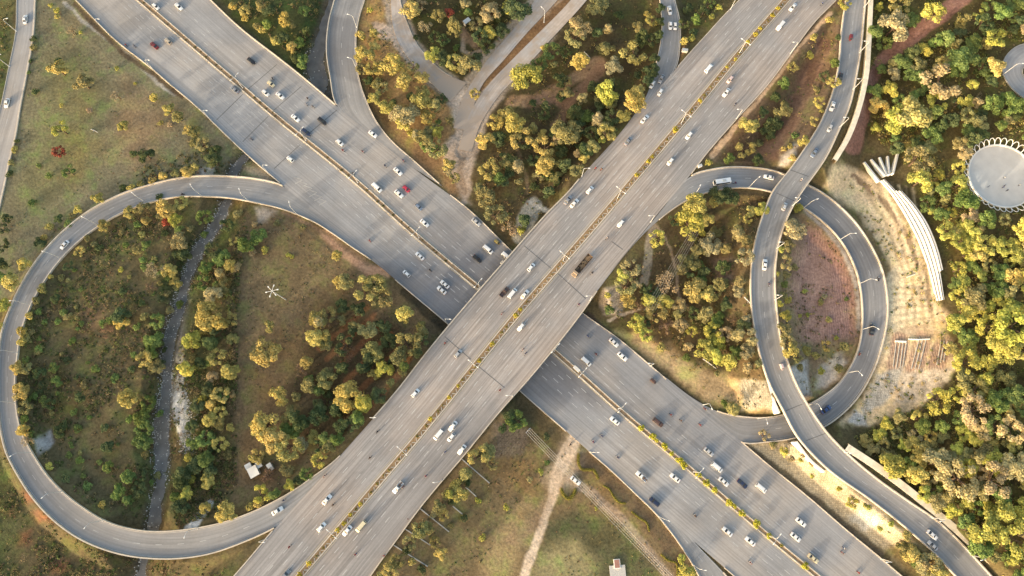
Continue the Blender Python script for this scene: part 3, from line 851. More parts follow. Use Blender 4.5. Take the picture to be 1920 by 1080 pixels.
def road_mesh(road, name, mat, label, skirt=1.0, parent=None):
    nC = 6
    me = bpy.data.meshes.new(name)
    vs, uvs, fs, mi = [], [], [], []
    for i in range(road.n):
        w = 2 * road.hw[i]
        for k in range(nC + 1):
            f = k / nC; vs.append(road.L[i] * (1 - f) + road.R[i] * f); uvs.append((f * w, road.s[i]))
        for e in (road.L[i], road.R[i]):
            vs.append(e - np.array([0, 0, skirt])); uvs.append((0, road.s[i]))
    m = nC + 3
    for i in range(road.n - 1):
        a, b = i * m, (i + 1) * m
        for k in range(nC):
            fs.append((a + k, a + k + 1, b + k + 1, b + k)); mi.append(0)
        fs.append((a + nC + 1, a, b, b + nC + 1)); mi.append(1)
        fs.append((a + nC, a + nC + 2, b + nC + 2, b + nC)); mi.append(1)
        fs.append((a + nC + 2, a + nC + 1, b + nC + 1, b + nC + 2)); mi.append(1)
    me.from_pydata([tuple(v) for v in vs], [], fs)
    me.materials.append(mat); me.materials.append(M['concrete'])
    me.polygons.foreach_set('material_index', mi)
    uvl = me.uv_layers.new(name='UVMap')
    li = np.empty(len(me.loops), np.int32); me.loops.foreach_get('vertex_index', li)
    uvl.data.foreach_set('uv', np.asarray(uvs, np.float32)[li].ravel())
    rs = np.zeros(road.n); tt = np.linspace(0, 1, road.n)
    for (ax, ay), (bx, by), f_, soft in RESURF_AND_SHADE.get(road.key, ()):
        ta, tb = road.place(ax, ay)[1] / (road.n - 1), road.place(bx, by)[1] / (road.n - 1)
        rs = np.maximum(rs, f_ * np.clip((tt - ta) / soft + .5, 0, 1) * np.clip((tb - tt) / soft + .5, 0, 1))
    a = me.attributes.new('resurf_and_shade', 'FLOAT', 'POINT'); a.data.foreach_set('value', np.repeat(rs, nC + 3).astype(np.float32))
    if name == 'service_road':
        du = np.clip((road.s - road.s[-1] + 24) / 20, 0, 1) * .60 + .47
        a = me.attributes.new('dust', 'FLOAT', 'POINT'); a.data.foreach_set('value', np.repeat(du, nC + 3).astype(np.float32))
    # faces must look upward
    me.update()
    if me.polygons[2].normal.z < 0:
        me.flip_normals()
    o = link(name, me, parent)
    tag(o, label, 'road', kind='structure')
    return o


def side_pts(road, side, off):
    """points running along the road at `off` metres in from the given edge"""
    A, B = (road.L, road.R) if side == 'L' else (road.R, road.L)
    d = B - A; d /= np.linalg.norm(d, axis=1)[:, None]
    return A + d * off


def along(pts, u0, u1, step=2.0):
    s = np.r_[0, np.cumsum(np.linalg.norm(np.diff(pts, axis=0), axis=1))]
    n = max(2, int((u1 - u0) / step) + 1); u = np.linspace(u0, u1, n)
    return np.stack([np.interp(u, s, pts[:, k]) for k in range(3)], 1), s[-1]


def strip(mb, P, w, dz, mi=0):
    T = np.gradient(P, axis=0); T[:, 2] = 0; T /= np.linalg.norm(T, axis=1)[:, None] + 1e-9
    N = np.stack([-T[:, 1], T[:, 0], 0 * T[:, 0]], 1) * w / 2
    vs = []
    for p, n_ in zip(P, N):
        vs += [p + n_ + (0, 0, dz), p - n_ + (0, 0, dz)]
    mb.add(vs, [(2 * i, 2 * i + 1, 2 * i + 3, 2 * i + 2) for i in range(len(P) - 1)], mi)


def dashes(mb, road, side, off, on=2.6, gap=5.4, w=0.19, t0=0.0, t1=1.0, mi=0):
    P = side_pts(road, side, off); tot = along(P, 0, 1)[1]
    ok = road.hw * 2 > off + 1.0
    u = t0 * tot + random.uniform(0, 5)
    while u + on < t1 * tot:
        j = min(int(u / tot * road.n), road.n - 1)
        if ok[j] and random.random() < .93:
            strip(mb, along(P, u, u + on, 1.3)[0], w, 0.02, mi)
        u += on + gap


def solid(mb, road, side, off, w=0.16, t0=0.0, t1=1.0, mi=0):
    P = side_pts(road, side, off); tot = along(P, 0, 1)[1]
    strip(mb, along(P, t0 * tot, t1 * tot, 3)[0], w, 0.018, mi)


def wall_along(mb, P, w, h, base=0.0, mi=0):
    T = np.gradient(P, axis=0); T[:, 2] = 0; T /= np.linalg.norm(T, axis=1)[:, None] + 1e-9
    N = np.stack([-T[:, 1], T[:, 0], 0 * T[:, 0]], 1) * w / 2
    vs, fs = [], []
    for p, n_ in zip(P, N):
        vs += [p + n_ + (0, 0, base), p - n_ + (0, 0, base), p - n_ * .75 + (0, 0, h), p + n_ * .75 + (0, 0, h)]
    n = len(P)
    for i in range(n - 1):
        a, b = 4 * i, 4 * i + 4
        for k in range(4):
            fs.append((a + k, a + (k + 1) % 4, b + (k + 1) % 4, b + k))
    fs += [(0, 1, 2, 3), (4 * n - 1, 4 * n - 2, 4 * n - 3, 4 * n - 4)]
    mb.add(vs, fs, mi)


def edge_wall(road, side, t0, t1, parent, name='parapet', w=0.4, h=0.75, mat='kerb', off=-0.1, base=-0.6):
    P = side_pts(road, side, off); tot = along(P, 0, 1)[1]
    mb = MB(); wall_along(mb, along(P, t0 * tot, t1 * tot, 2.2)[0], w, h, base)
    return mb.obj(name, M[mat], parent)


def t_of(road, px, py):
    q = at(px, py, road.place(px, py)[0][2])
    dl, dr = [np.hypot(E[:, 0] - q[0], E[:, 1] - q[1]) for E in (road.L, road.R)]
    E, d = (road.L, dl) if dl.min() < dr.min() else (road.R, dr)
    s = np.r_[0, np.cumsum(np.linalg.norm(np.diff(E, axis=0), axis=1))]
    return float(s[np.argmin(d)] / s[-1])


RO = {}
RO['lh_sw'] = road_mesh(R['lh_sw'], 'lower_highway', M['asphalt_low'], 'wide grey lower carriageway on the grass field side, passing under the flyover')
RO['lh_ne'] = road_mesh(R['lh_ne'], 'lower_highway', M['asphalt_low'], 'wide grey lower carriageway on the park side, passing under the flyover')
RO['fo_nw'] = road_mesh(R['fo_nw'], 'flyover_road', M['asphalt_fly'], 'raised flyover carriageway joining the left loop and slip road', 1.3)
RO['fo_se'] = road_mesh(R['fo_se'], 'flyover_road', M['asphalt_fly'], 'raised flyover carriageway joining the right loop ramp', 1.3)
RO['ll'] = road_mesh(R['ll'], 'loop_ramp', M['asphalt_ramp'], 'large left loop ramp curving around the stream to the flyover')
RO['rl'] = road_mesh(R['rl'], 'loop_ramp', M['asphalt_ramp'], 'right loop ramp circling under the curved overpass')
RO['op'] = road_mesh(R['op'], 'overpass_road', M['asphalt_ramp'], 'curved two lane overpass crossing above the right loop ramp', 1.2)
RO['sr'] = road_mesh(R['sr'], 'side_road', M['asphalt_low'], 'narrow grey side road beside the grass field')
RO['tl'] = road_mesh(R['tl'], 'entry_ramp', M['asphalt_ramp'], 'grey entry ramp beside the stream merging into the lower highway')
RO['ex'] = road_mesh(R['ex'], 'exit_ramp', M['asphalt_ramp'], 'grey exit ramp leaving the lower highway beside the dirt tracks')
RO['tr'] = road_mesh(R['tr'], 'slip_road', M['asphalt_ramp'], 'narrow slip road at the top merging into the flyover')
RO['rr'] = road_mesh(R['rr'], 'park_road', M['asphalt_low'], 'small curved road in the wood above the round plaza')
for k, lb in (('sv1', 'dusty service road curving around the small park'), ('sv2', 'dusty service road along the park side of the earth strip'), ('sv3', 'dusty service road on the flyover side of the earth strip')):
    RO[k] = road_mesh(R[k], 'service_road', M['asphalt_dusty'], lb, 0.4)

# medians
Rm = Road('lh_med', offset_px(LH_MED, medw - .3), offset_px(LH_MED, -medw + .3), Z0 + .2, 260)
Rf = Road('fo_med', offset_px(FO_MED, -6.0), offset_px(FO_MED, 6.0), ZF + .22, 240)
for rd, sm_, lb in ((Rm, 'soil', 'narrow planted earth median of the lower highway'), (Rf, 'planter', 'planted brown median strip along the flyover')):
    o = road_mesh(rd, 'median_strip', M[sm_], lb, 0.6)
    edge_wall(rd, 'L', 0, 1, o, 'kerb', 0.55, 0.14, 'kerb', 0.1, -.4)
    edge_wall(rd, 'R', 0, 1, o, 'kerb', 0.55, 0.14, 'kerb', 0.1, -.4)
    if rd is Rf:          # planter beds: a row of small triangular concrete dividers
        mb = MB(); P = side_pts(rd, 'L', 1.6); tot = along(P, 0, 1)[1]; u = 2.0; s_ = 1
        while u < tot - 3:
            c = along(P, u, u + 1.0, 1)[0]; a, b = c[0], c[-1]; t = (b - a) / np.linalg.norm(b - a); n_ = np.array([-t[1], t[0], 0]) * s_
            strip(mb, np.array([a + n_ * .55, b - n_ * .55]), .28, .06); u += 1.5; s_ = -s_
        mb.obj('planter_divider', M['kerb'], o)

# lane markings
LANE = 3.55
def lanes(key, side, offs, **kw):
    mb = MB()
    for k_ in offs:
        dashes(mb, R[key], side, k_, **kw)
    return mb
for key, side, n_ in (('lh_sw', 'R', 5), ('lh_ne', 'L', 4), ('fo_nw', 'R', 5), ('fo_se', 'L', 5)):
    mb = lanes(key, side, [0.9 + LANE * k for k in range(1, n_)])
    solid(mb, R[key], side, 0.7, .16, mi=1)
    mb.obj('lane_marking', [M['paint'], M['paint_yellow']], RO[key])
for key, t0, t1 in (('ll', .16, .86), ('rl', .18, .84), ('op', 0, 1), ('sr', 0, 1), ('tl', 0, .7), ('ex', .3, 1), ('tr', 0, .55)):
    mb = MB(); rd = R[key]; P = rd.C; tot = rd.s[-1]; u = t0 * tot
    while u < t1 * tot - 3:
        strip(mb, along(P, u, u + 2.4, 1.2)[0], .15, .02); u += 8.4
    if key != 'sr':
        solid(mb, rd, 'L', .55, .14, t0, t1, 0); solid(mb, rd, 'R', .55, .14, t0, t1, 0)
    mb.obj('lane_marking', [M['paint']], RO[key])
# chevrons in the gores
mb = MB()
for g, d in (((1262, 148), (-.62, .78)), ((1256, 158), (-.62, .78)), ((1250, 166), (-.62, .78)), ((1244, 174), (-.62, .78))):
    a = at(g[0], g[1], ZF + .02); b = at(g[0] - 5, g[1] - 9, ZF + .02); c = at(g[0] + 7, g[1] - 6, ZF + .02)
    strip(mb, np.array([a, b]), .3, .02); strip(mb, np.array([a, c]), .3, .022)
mb.obj('gore_marking', M['paint_faint'], RO['fo_nw'])
mb = MB()
for k in range(6):
    x = 553 + k * 9; y = 345 + k * 8
    a = at(x, y, Z0 + .02); b = at(x + 14, y - 8, Z0 + .02); c = at(x - 1, y - 13, Z0 + .02)
    strip(mb, np.array([a, b]), .3, .02); strip(mb, np.array([b, c]), .3, .022)
mb.obj('gore_marking', M['paint_faint'], RO['lh_sw'])

# expansion joints across the decks
def joint(key, px, py, px2, py2):
    z = R[key].place((px + px2) / 2, (py + py2) / 2)[0][2]
    a, b = at(px, py, z), at(px2, py2, z)
    mb = MB(); strip(mb, np.array([a, b]), .26, .03)
    mb.obj('expansion_joint', M['dark_joint'], RO[key])
joint('fo_nw', 983, 461, 1033, 503); joint('fo_se', 1046, 513, 1098, 560)
joint('fo_nw', 834, 631, 883, 674); joint('fo_se', 897, 687, 946, 727)
joint('lh_sw', 406, 225, 455, 177); joint('lh_ne', 463, 169, 519, 121)
joint('lh_sw', 455, 266, 503, 218); joint('lh_ne', 512, 208, 565, 162)
joint('lh_sw', 514, 316, 562, 272); joint('lh_ne', 575, 254, 632, 206)
joint('op', 1483, 319, 1516, 331); joint('op', 1474, 770, 1508, 756); joint('op', 1512, 826, 1549, 812); joint('op', 1456, 362, 1492, 378)
joint('fo_se', 1147, 453, 1168, 468)

# kerbs and parapets
T = t_of
edge_wall(R['fo_nw'], 'L', T(R['fo_nw'], 1085, 337), T(R['fo_nw'], 700, 785), RO['fo_nw'], 'parapet', .5, .85)
edge_wall(R['fo_nw'], 'L', 0, T(R['fo_nw'], 1272, 126), RO['fo_nw'], 'kerb', .45, .25)
edge_wall(R['fo_nw'], 'L', T(R['fo_nw'], 512, 995), 1, RO['fo_nw'], 'kerb', .5, .4)
edge_wall(R['fo_se'], 'R', 0, T(R['fo_se'], 1297, 325), RO['fo_se'], 'kerb', .45, .25)
edge_wall(R['fo_se'], 'R', T(R['fo_se'], 1120, 545), 1, RO['fo_se'], 'parapet', .5, .85)
edge_wall(R['lh_sw'], 'L', 0, T(R['lh_sw'], 528, 346), RO['lh_sw'], 'parapet', .5, .6)
edge_wall(R['lh_sw'], 'L', T(R['lh_sw'], 740, 522), T(R['lh_sw'], 1062, 808), RO['lh_sw'], 'kerb', .5, .3)
edge_wall(R['ex'], 'L', T(R['ex'], 1103, 846), 1, RO['ex'], 'kerb', .45, .3); edge_wall(R['ex'], 'R', T(R['ex'], 1357, 1074), 1, RO['ex'], 'kerb', .45, .3); edge_wall(R['lh_sw'], 'L', T(R['lh_sw'], 1358, 1064), 1, RO['lh_sw'], 'kerb', .45, .3)
edge_wall(R['lh_ne'], 'R', 0, T(R['lh_ne'], 630, 198), RO['lh_ne'], 'parapet', .5, .6)
edge_wall(R['lh_ne'], 'R', T(R['lh_ne'], 845, 366), T(R['lh_ne'], 1247, 710), RO['lh_ne'], 'kerb', .4, .3)
edge_wall(R['lh_ne'], 'R', T(R['lh_ne'], 1388, 827), 1, RO['lh_ne'], 'kerb', .4, .3)
edge_wall(R['ll'], 'L', T(R['ll'], 530, 350), T(R['ll'], 515, 989), RO['ll'], 'parapet', .55, .8)
edge_wall(R['ll'], 'R', T(R['ll'], 697, 487), T(R['ll'], 640, 855), RO['ll'], 'parapet', .42, .6)
edge_wall(R['rl'], 'L', T(R['rl'], 1295, 331), T(R['rl'], 1392, 828), RO['rl'], 'parapet', .55, .8)
edge_wall(R['rl'], 'R', T(R['rl'], 1238, 411), T(R['rl'], 1345, 771), RO['rl'], 'parapet', .45, .7)
edge_wall(R['op'], 'L', 0, 1, RO['op'], 'parapet', .5, .7)
edge_wall(R['op'], 'R', 0, 1, RO['op'], 'parapet', .6, .7, 'kerb')
edge_wall(R['sr'], 'L', 0, 1, RO['sr'], 'kerb', .35, .18, 'concrete'); edge_wall(R['sr'], 'R', 0, 1, RO['sr'], 'kerb', .9, .16, 'kerb')
edge_wall(R['tl'], 'L', 0, T(R['tl'], 632, 198), RO['tl'], 'parapet', .5, .8); edge_wall(R['tl'], 'R', 0, T(R['tl'], 825, 345), RO['tl'], 'kerb', .4, .3)
edge_wall(R['tr'], 'L', 0, .5, RO['tr'], 'kerb', .4, .25); edge_wall(R['tr'], 'R', 0, T(R['tr'], 1267, 128), RO['tr'], 'kerb', .45, .3, 'concrete')
edge_wall(R['rr'], 'L', 0, 1, RO['rr'], 'kerb', .35, .2, 'concrete'); edge_wall(R['rr'], 'R', 0, 1, RO['rr'], 'kerb', .35, .2, 'concrete')
edge_wall(R['sv1'], 'R', 0, .9, RO['sv1'], 'kerb', .4, .2, 'concrete')

# bridge piers
def pier(road, px, py, w=1.3):
    p, i = road.place(px, py)
    h = gh(p[0], p[1]); rz = math.atan2(road.T[i][1], road.T[i][0])
    top = road.z[i] - (1.3 if road.key.startswith('fo') else 1.2)
    mb = MB(); mb.tube([(p[0], p[1], h - 1), (p[0], p[1], top - .8)], w / 2, 12)
    n_ = np.array([-road.T[i][1], road.T[i][0]]) * road.hw[i] * .7
    mb.box((p[0], p[1], top - .45), (1.5, road.hw[i] * 1.5, .9), 0, rz)
    mb.obj('pier', M['concrete'], RO[road.key])
for a, b in ((925, 562), (968, 512)):
    pier(R['fo_nw'], a, b); pier(R['fo_se'], a + 58, b + 52)
for p_ in ((1490, 345), (1466, 370), (1490, 760), (1520, 800)):
    pier(R['op'], *p_)
# abutment walls where the flyover meets the lower highway
for key, a in (('fo_nw', (984, 462)), ('fo_nw', (834, 633)), ('fo_se', (1049, 516)), ('fo_se', (898, 688))):
    p, i = R[key].place(*a); L_, R_ = R[key].L[i], R[key].R[i]; mb = MB()
    wall_along(mb, np.array([L_ - (0, 0, ZF), R_ - (0, 0, ZF)]), .8, ZF - 1.35, -.6); mb.obj('abutment', M['concrete'], RO[key])
# ------------------------------------------------------------------ generic copy of a thing
ORD = ['first', 'second', 'third', 'fourth', 'fifth', 'sixth', 'seventh', 'eighth', 'ninth', 'tenth', 'eleventh', 'twelfth', 'thirteenth', 'fourteenth', 'fifteenth', 'sixteenth', 'seventeenth', 'eighteenth', 'nineteenth', 'twentieth']
CHILD = {}


def reg(root):
    """remember a prototype's parts so that copies need no search"""
    CHILD[root.name] = [(c, list(c.children)) for c in root.children]
    return root


def copy_thing(root, loc, rz, color=None):
    r = root.copy(); COL.objects.link(r); r.location = loc; r.rotation_euler = (0, 0, rz)
    for k in ('label', 'category', 'group'):
        if k in r:
            del r[k]
    for c, subs in CHILD[root.name]:
        d = c.copy(); COL.objects.link(d); d.parent = r
        if color is not None:
            d.color = color
        for g in subs:
            e = g.copy(); COL.objects.link(e); e.parent = d
            if color is not None:
                e.color = color
    if color is not None:
        r.color = color
    return r


def remove_proto(root):
    for c, subs in CHILD[root.name]:
        for g in subs:
            bpy.data.objects.remove(g)
        bpy.data.objects.remove(c)
    bpy.data.objects.remove(root)


# ------------------------------------------------------------------ vehicles


def hull(mb, st, mi=0, zfloor=0.24):
    """st: (x, belt height, half width, crown)"""
    prof = []
    for x, zb, w, cr in st:
        p = [(0, zfloor), (w * .86, zfloor), (w * .99, zfloor + .16), (w, zb * .62), (w * .97, zb - .10), (w * .90, zb), (w * .45, zb + cr), (0, zb + cr * 1.15)]
        prof.append([(x, y, z) for y, z in p] + [(x, -y, z) for y, z in reversed(p[1:-1])])
    n = len(prof[0]); vs = [v for r in prof for v in r]; fs = []
    for i in range(len(prof) - 1):
        for k in range(n):
            fs.append((i * n + k, i * n + (k + 1) % n, (i + 1) * n + (k + 1) % n, (i + 1) * n + k))
    fs.append(tuple(range(n))); fs.append(tuple(reversed(range((len(prof) - 1) * n, len(prof) * n))))
    mb.add(vs, fs, mi)


def cabin(mb, zb, wb, xf, xrf, xrr, xr, zr, wr, mi=0):
    """greenhouse: base at belt, roof slightly crowned"""
    vs = [(xf, wb, zb), (xf, -wb, zb), (xr, -wb, zb), (xr, wb, zb),
          (xrf, wr, zr), (xrf, -wr, zr), (xrr, -wr, zr), (xrr, wr, zr),
          (xrf - .12, wr * .6, zr + .05), (xrf - .12, -wr * .6, zr + .05), (xrr + .12, -wr * .6, zr + .05), (xrr + .12, wr * .6, zr + .05)]
    mb.add(vs, [(0, 1, 5, 4), (1, 2, 6, 5), (2, 3, 7, 6), (3, 0, 4, 7), (4, 5, 9, 8), (5, 6, 10, 9), (6, 7, 11, 10), (7, 4, 8, 11), (8, 9, 10, 11), (3, 2, 1, 0)], mi)
    return vs


def pane(vs, q, inset, proud=0.012):
    a, b, c, d = [Vector(vs[i]) for i in q]
    cen = (a + b + c + d) / 4; n = (b - a).cross(d - a).normalized()
    if n.dot(cen - Vector((0, 0, .9))) < 0:
        n = -n
    out = [cen + (p - cen) * inset + n * proud for p in (a, b, c, d)]
    return out


def glass_obj(name, quads, root):
    mb = MB()
    for q in quads:
        o = [p - (Vector((0, 0, 0))) for p in q]; n = (o[1] - o[0]).cross(o[3] - o[0]).normalized() * .02
        mb.add([tuple(p) for p in o] + [tuple(p - n) for p in o], [(0, 1, 2, 3), (7, 6, 5, 4), (0, 4, 5, 1), (1, 5, 6, 2), (2, 6, 7, 3), (3, 7, 4, 0)])
    return mb.obj(name, M['glass'], root)


WHEEL = {}


def wheel_parts(root, xs, y, r=0.31, w=.2):
    key = (r, w)
    if key not in WHEEL:
        t = MB(); t.tube([(0, -w / 2, 0), (0, -w * .3, 0), (0, w * .3, 0), (0, w / 2, 0)], [r * .9, r, r, r * .9], 16)
        q = MB(); q.tube([(0, -w * .53, 0), (0, w * .53, 0)], r * .6, 10)
        WHEEL[key] = (t.mesh('tyre', M['rubber'], True), q.mesh('rim', M['rim']))
    for x in xs:
        for s_ in (-1, 1):
            o = link('wheel', WHEEL[key][0], root); o.location = (x, s_ * y, r)
            k = link('rim', WHEEL[key][1], o)


def lights(root, xf, xr, y, zf, zr):
    for nm, x, z, m in (('headlight', xf, zf, 'headlamp'), ('tail_light', xr, zr, 'taillamp')):
        for s_ in (-1, 1):
            mb = MB(); mb.box((x, s_ * y, z), (.09, .34, .15), 0, 0, .85); mb.obj(nm, M[m], root)


def car_proto(name, L, W, hood, zr, cab, boot=True, beltz=.86):
    root = empty(name, (0, 0, 0)); w = W / 2; h = L / 2
    xf, xrf, xrr, xr = cab
    st = [(h, .50, w * .74, .03), (h - .10, .60, w * .88, .05), (h - .45, hood, w * .97, .05), (xf + .1, beltz, w, .05), (xf - .6, beltz + .02, w, .02), (xrr, beltz + .05, w, .02)]
    if boot:
        st += [(xr + .05, beltz + .05, w * .98, .03), (-h + .35, beltz + .02, w * .95, .04), (-h + .08, beltz - .10, w * .86, .03), (-h, .55, w * .76, .02)]
    else:
        st += [(-h + .2, beltz + .05, w * .96, .02), (-h + .04, beltz - .05, w * .9, .01), (-h, .50, w * .82, .01)]
    st = sorted(st, key=lambda q: -q[0])
    mb = MB(); hull(mb, st); vs = cabin(mb, beltz + .0, w * .88, xf, xrf, xrr, xr, zr, w * .70)
    body = mb.obj('body', M['carpaint'], root)
    bm = body.modifiers.new('soft', 'BEVEL'); bm.width = .035; bm.segments = 2; bm.limit_method = 'ANGLE'; bm.angle_limit = .5
    glass_obj('windscreen', [pane(vs, (0, 1, 5, 4), .9)], root)
    glass_obj('rear_window', [pane(vs, (2, 3, 7, 6), .86)], root)
    glass_obj('side_window', [pane(vs, (3, 0, 4, 7), .84)], root); glass_obj('side_window', [pane(vs, (1, 2, 6, 5), .84)], root)
    for s_ in (-1, 1):
        m_ = MB(); m_.box((xf - .25, s_ * (w + .08), beltz + .08), (.12, .2, .13)); m_.obj('wing_mirror', M['carpaint'], root)
    wheel_parts(root, (h - .82, -h + .78), w - .10)
    lights(root, h - .06, -h + .05, w * .62, .60, .74)
    return root


def bake(root):
    """apply the modifiers of a prototype's parts once, so that copies share plain meshes"""
    dg = bpy.context.evaluated_depsgraph_get()
    for c in root.children:
        if c.type == 'MESH' and c.modifiers:
            me_ = bpy.data.meshes.new_from_object(c.evaluated_get(dg)); c.modifiers.clear(); c.data = me_
    return reg(root)


P = {}
P['sedan'] = car_proto('sedan_car', 4.45, 1.74, .74, 1.44, (1.05, .32, -.85, -1.55), True)
P['hatchback'] = car_proto('hatchback_car', 3.65, 1.62, .80, 1.48, (.95, .38, -1.25, -1.68), False, .88)
P['suv'] = car_proto('suv_car', 4.6, 1.84, .98, 1.76, (1.0, .45, -1.75, -2.12), False, 1.04)


def van_proto():
    root = empty('passenger_van', (0, 0, 0)); h, w = 2.35, .86
    mb = MB(); hull(mb, [(h, .55, w * .82, .02), (h - .08, .75, w * .93, .05), (h - .5, .98, w, .04), (h - .9, 1.08, w, .02), (-h + .1, 1.1, w, .02), (-h, 1.0, w * .95, .01)])
    vs = cabin(mb, 1.08, w * .97, h - .72, h - 1.25, -h + .14, -h + .04, 1.98, w * .86)
    b = mb.obj('body', M['carpaint'], root); m_ = b.modifiers.new('soft', 'BEVEL'); m_.width = .06; m_.segments = 2; m_.limit_method = 'ANGLE'
    glass_obj('windscreen', [pane(vs, (0, 1, 5, 4), .9)], root); glass_obj('rear_window', [pane(vs, (2, 3, 7, 6), .7)], root)
    glass_obj('side_window', [pane(vs, (3, 0, 4, 7), .82)], root); glass_obj('side_window', [pane(vs, (1, 2, 6, 5), .82)], root)
    wheel_parts(root, (h - .85, -h + .9), w - .1, .33); lights(root, h - .04, -h + .02, w * .65, .68, .95)
    return root


P['van'] = van_proto()


def coaster_proto():
    root = empty('minibus', (0, 0, 0)); h, w = 3.5, 1.02
    mb = MB(); hull(mb, [(h, .8, w * .9, .02), (h - .12, 1.1, w * .97, .02), (h - .5, 1.2, w, .02), (-h + .1, 1.2, w, .02), (-h, 1.1, w * .97, .01)], 0, .35)
    vs = cabin(mb, 1.2, w * .99, h - .12, h - .55, -h + .2, -h + .04, 2.6, w * .92)
    b = mb.obj('body', M['carpaint'], root); m_ = b.modifiers.new('soft', 'BEVEL'); m_.width = .08; m_.segments = 2; m_.limit_method = 'ANGLE'
    glass_obj('windscreen', [pane(vs, (0, 1, 5, 4), .9)], root); glass_obj('rear_window', [pane(vs, (2, 3, 7, 6), .75)], root)
    glass_obj('side_window', [pane(vs, (3, 0, 4, 7), .85)], root); glass_obj('side_window', [pane(vs, (1, 2, 6, 5), .85)], root)
    m_ = MB(); m_.box((-.6, 0, 2.76), (1.5, 1.0, .2), 0, 0, .9); m_.obj('roof_unit', M['sheet'], root)
    wheel_parts(root, (h - 1.3, -h + 1.5), w - .12, .42, .26); lights(root, h - .02, -h, w * .7, .9, 1.0)
    return root


P['minibus'] = coaster_proto()


def pickup_proto(load):
    root = empty('pickup_truck', (0, 0, 0)); h, w = 2.45, .87
    mb = MB(); hull(mb, [(h, .6, w * .8, .03), (h - .1, .72, w * .92, .05), (h - .5, .96, w, .05), (1.05, 1.03, w, .04), (.2, 1.05, w, .02), (-.45, 1.05, w, .01), (-.5, .62, w, 0), (-h + .05, .62, w, 0), (-h, .58, w * .97, 0)], 0, .34)
    vs = cabin(mb, 1.03, w * .9, 1.12, .55, -.22, -.42, 1.72, w * .74)
    mb.obj('body', M['carpaint'], root)
    bed = MB()
    for c, s_ in (((-1.5, w - .04, .84), (1.95, .07, .46)), ((-1.5, -w + .04, .84), (1.95, .07, .46)), ((-h + .04, 0, .84), (.07, 2 * w - .16, .46)), ((-.53, 0, .86), (.06, 2 * w - .16, .5))):
        bed.box(c, s_)
    bed.obj('cargo_bed', M['carpaint'], root)
    if load:
        lo = MB()
        for k in range(7):
            lo.box((-1.5 + random.uniform(-.65, .65), random.uniform(-.4, .4), .86 + .12 * random.random()), (random.uniform(.4, .8), random.uniform(.3, .6), random.uniform(.35, .6)), 0, random.uniform(0, 3))
        lo.obj('cargo', M['rust'], root)
    glass_obj('windscreen', [pane(vs, (0, 1, 5, 4), .9)], root); glass_obj('rear_window', [pane(vs, (2, 3, 7, 6), .8)], root)
    glass_obj('side_window', [pane(vs, (3, 0, 4, 7), .82)], root); glass_obj('side_window', [pane(vs, (1, 2, 6, 5), .82)], root)
    wheel_parts(root, (h - .85, -h + .95), w - .1, .36); lights(root, h - .04, -h + .02, w * .65, .74, .8)
    return root


P['pickup'] = pickup_proto(False); P['loaded_pickup'] = pickup_proto(True)


def truck_proto():
    root = empty('cargo_truck', (0, 0, 0)); w = 1.2
    c = MB(); c.box((4.6, 0, 1.75), (1.7, 2.3, 2.3), 0, 0, .95); c.box((5.5, 0, 1.0), (.25, 2.2, .7)); c.box((4.3, 0, 3.1), (1.2, 2.2, .5), 0, 0, .8)
    cab = c.obj('cab', M['carpaint'], root)
    glass_obj('windscreen', [[Vector(p) for p in ((5.46, -.95, 1.75), (5.46, .95, 1.75), (5.43, .9, 2.6), (5.43, -.9, 2.6))]], root)
    for s_ in (-1, 1):
        glass_obj('side_window', [[Vector(p) for p in ((4.1, s_ * 1.16, 1.8), (5.1, s_ * 1.16, 1.8), (5.1, s_ * 1.13, 2.6), (4.1, s_ * 1.13, 2.6))]], root)
    f = MB(); f.box((-.9, 0, .85), (9.6, .9, .3)); f.obj('chassis', M['black'], root)
    b = MB(); b.box((-1.0, 0, 1.15), (8.9, 2.4, .18))
    for s_ in (-1, 1):
        b.box((-1.0, s_ * 1.17, 1.85), (8.9, .08, 1.25))
        for k in range(8):
            b.box((-5.2 + k * 1.2, s_ * 1.24, 1.85), (.1, .06, 1.25))
    b.box((-5.42, 0, 1.85), (.08, 2.26, 1.25)); b.box((3.42, 0, 2.0), (.08, 2.26, 1.5))
    b.obj('cargo_bed', M['rust'], root)
    lo = MB()
    for k in range(26):
        lo.box((random.uniform(-4.9, 2.9), random.uniform(-.8, .8), 1.35 + .3 * random.random()), (random.uniform(.6, 1.6), random.uniform(.4, .9), random.uniform(.2, .7)), 0, random.uniform(-.5, .5))
    lo.obj('cargo', M['soil'], root)
    wheel_parts(root, (4.3, -2.6, -3.8), 1.02, .5, .34); lights(root, 5.62, -5.46, .85, .95, .9)
    return root


P['truck'] = truck_proto()


def rickshaw_proto():
    root = empty('auto_rickshaw', (0, 0, 0))
    mb = MB(); hull(mb, [(1.3, .6, .2, .02), (1.15, .8, .36, .03), (.7, .8, .5, .02), (.2, .55, .62, .0), (-.3, .8, .64, .02), (-1.2, .85, .62, .02), (-1.32, .7, .56, .01)], 0, .28)
    mb.obj('body', M['carpaint'], root)
    c = MB(); vs = cabin(c, .85, .60, .95, .62, -1.15, -1.28, 1.68, .52); c.obj('canopy', M['carpaint'], root)
    glass_obj('windscreen', [pane(vs, (0, 1, 5, 4), .86)], root)
    for x, y in ((1.0, 0), (-.85, .5), (-.85, -.5)):
        m_ = MB(); m_.tube([(x, y - .06, .22), (x, y + .06, .22)], .22, 14); m_.obj('wheel', M['rubber'], root)
    return root


P['rickshaw'] = rickshaw_proto()


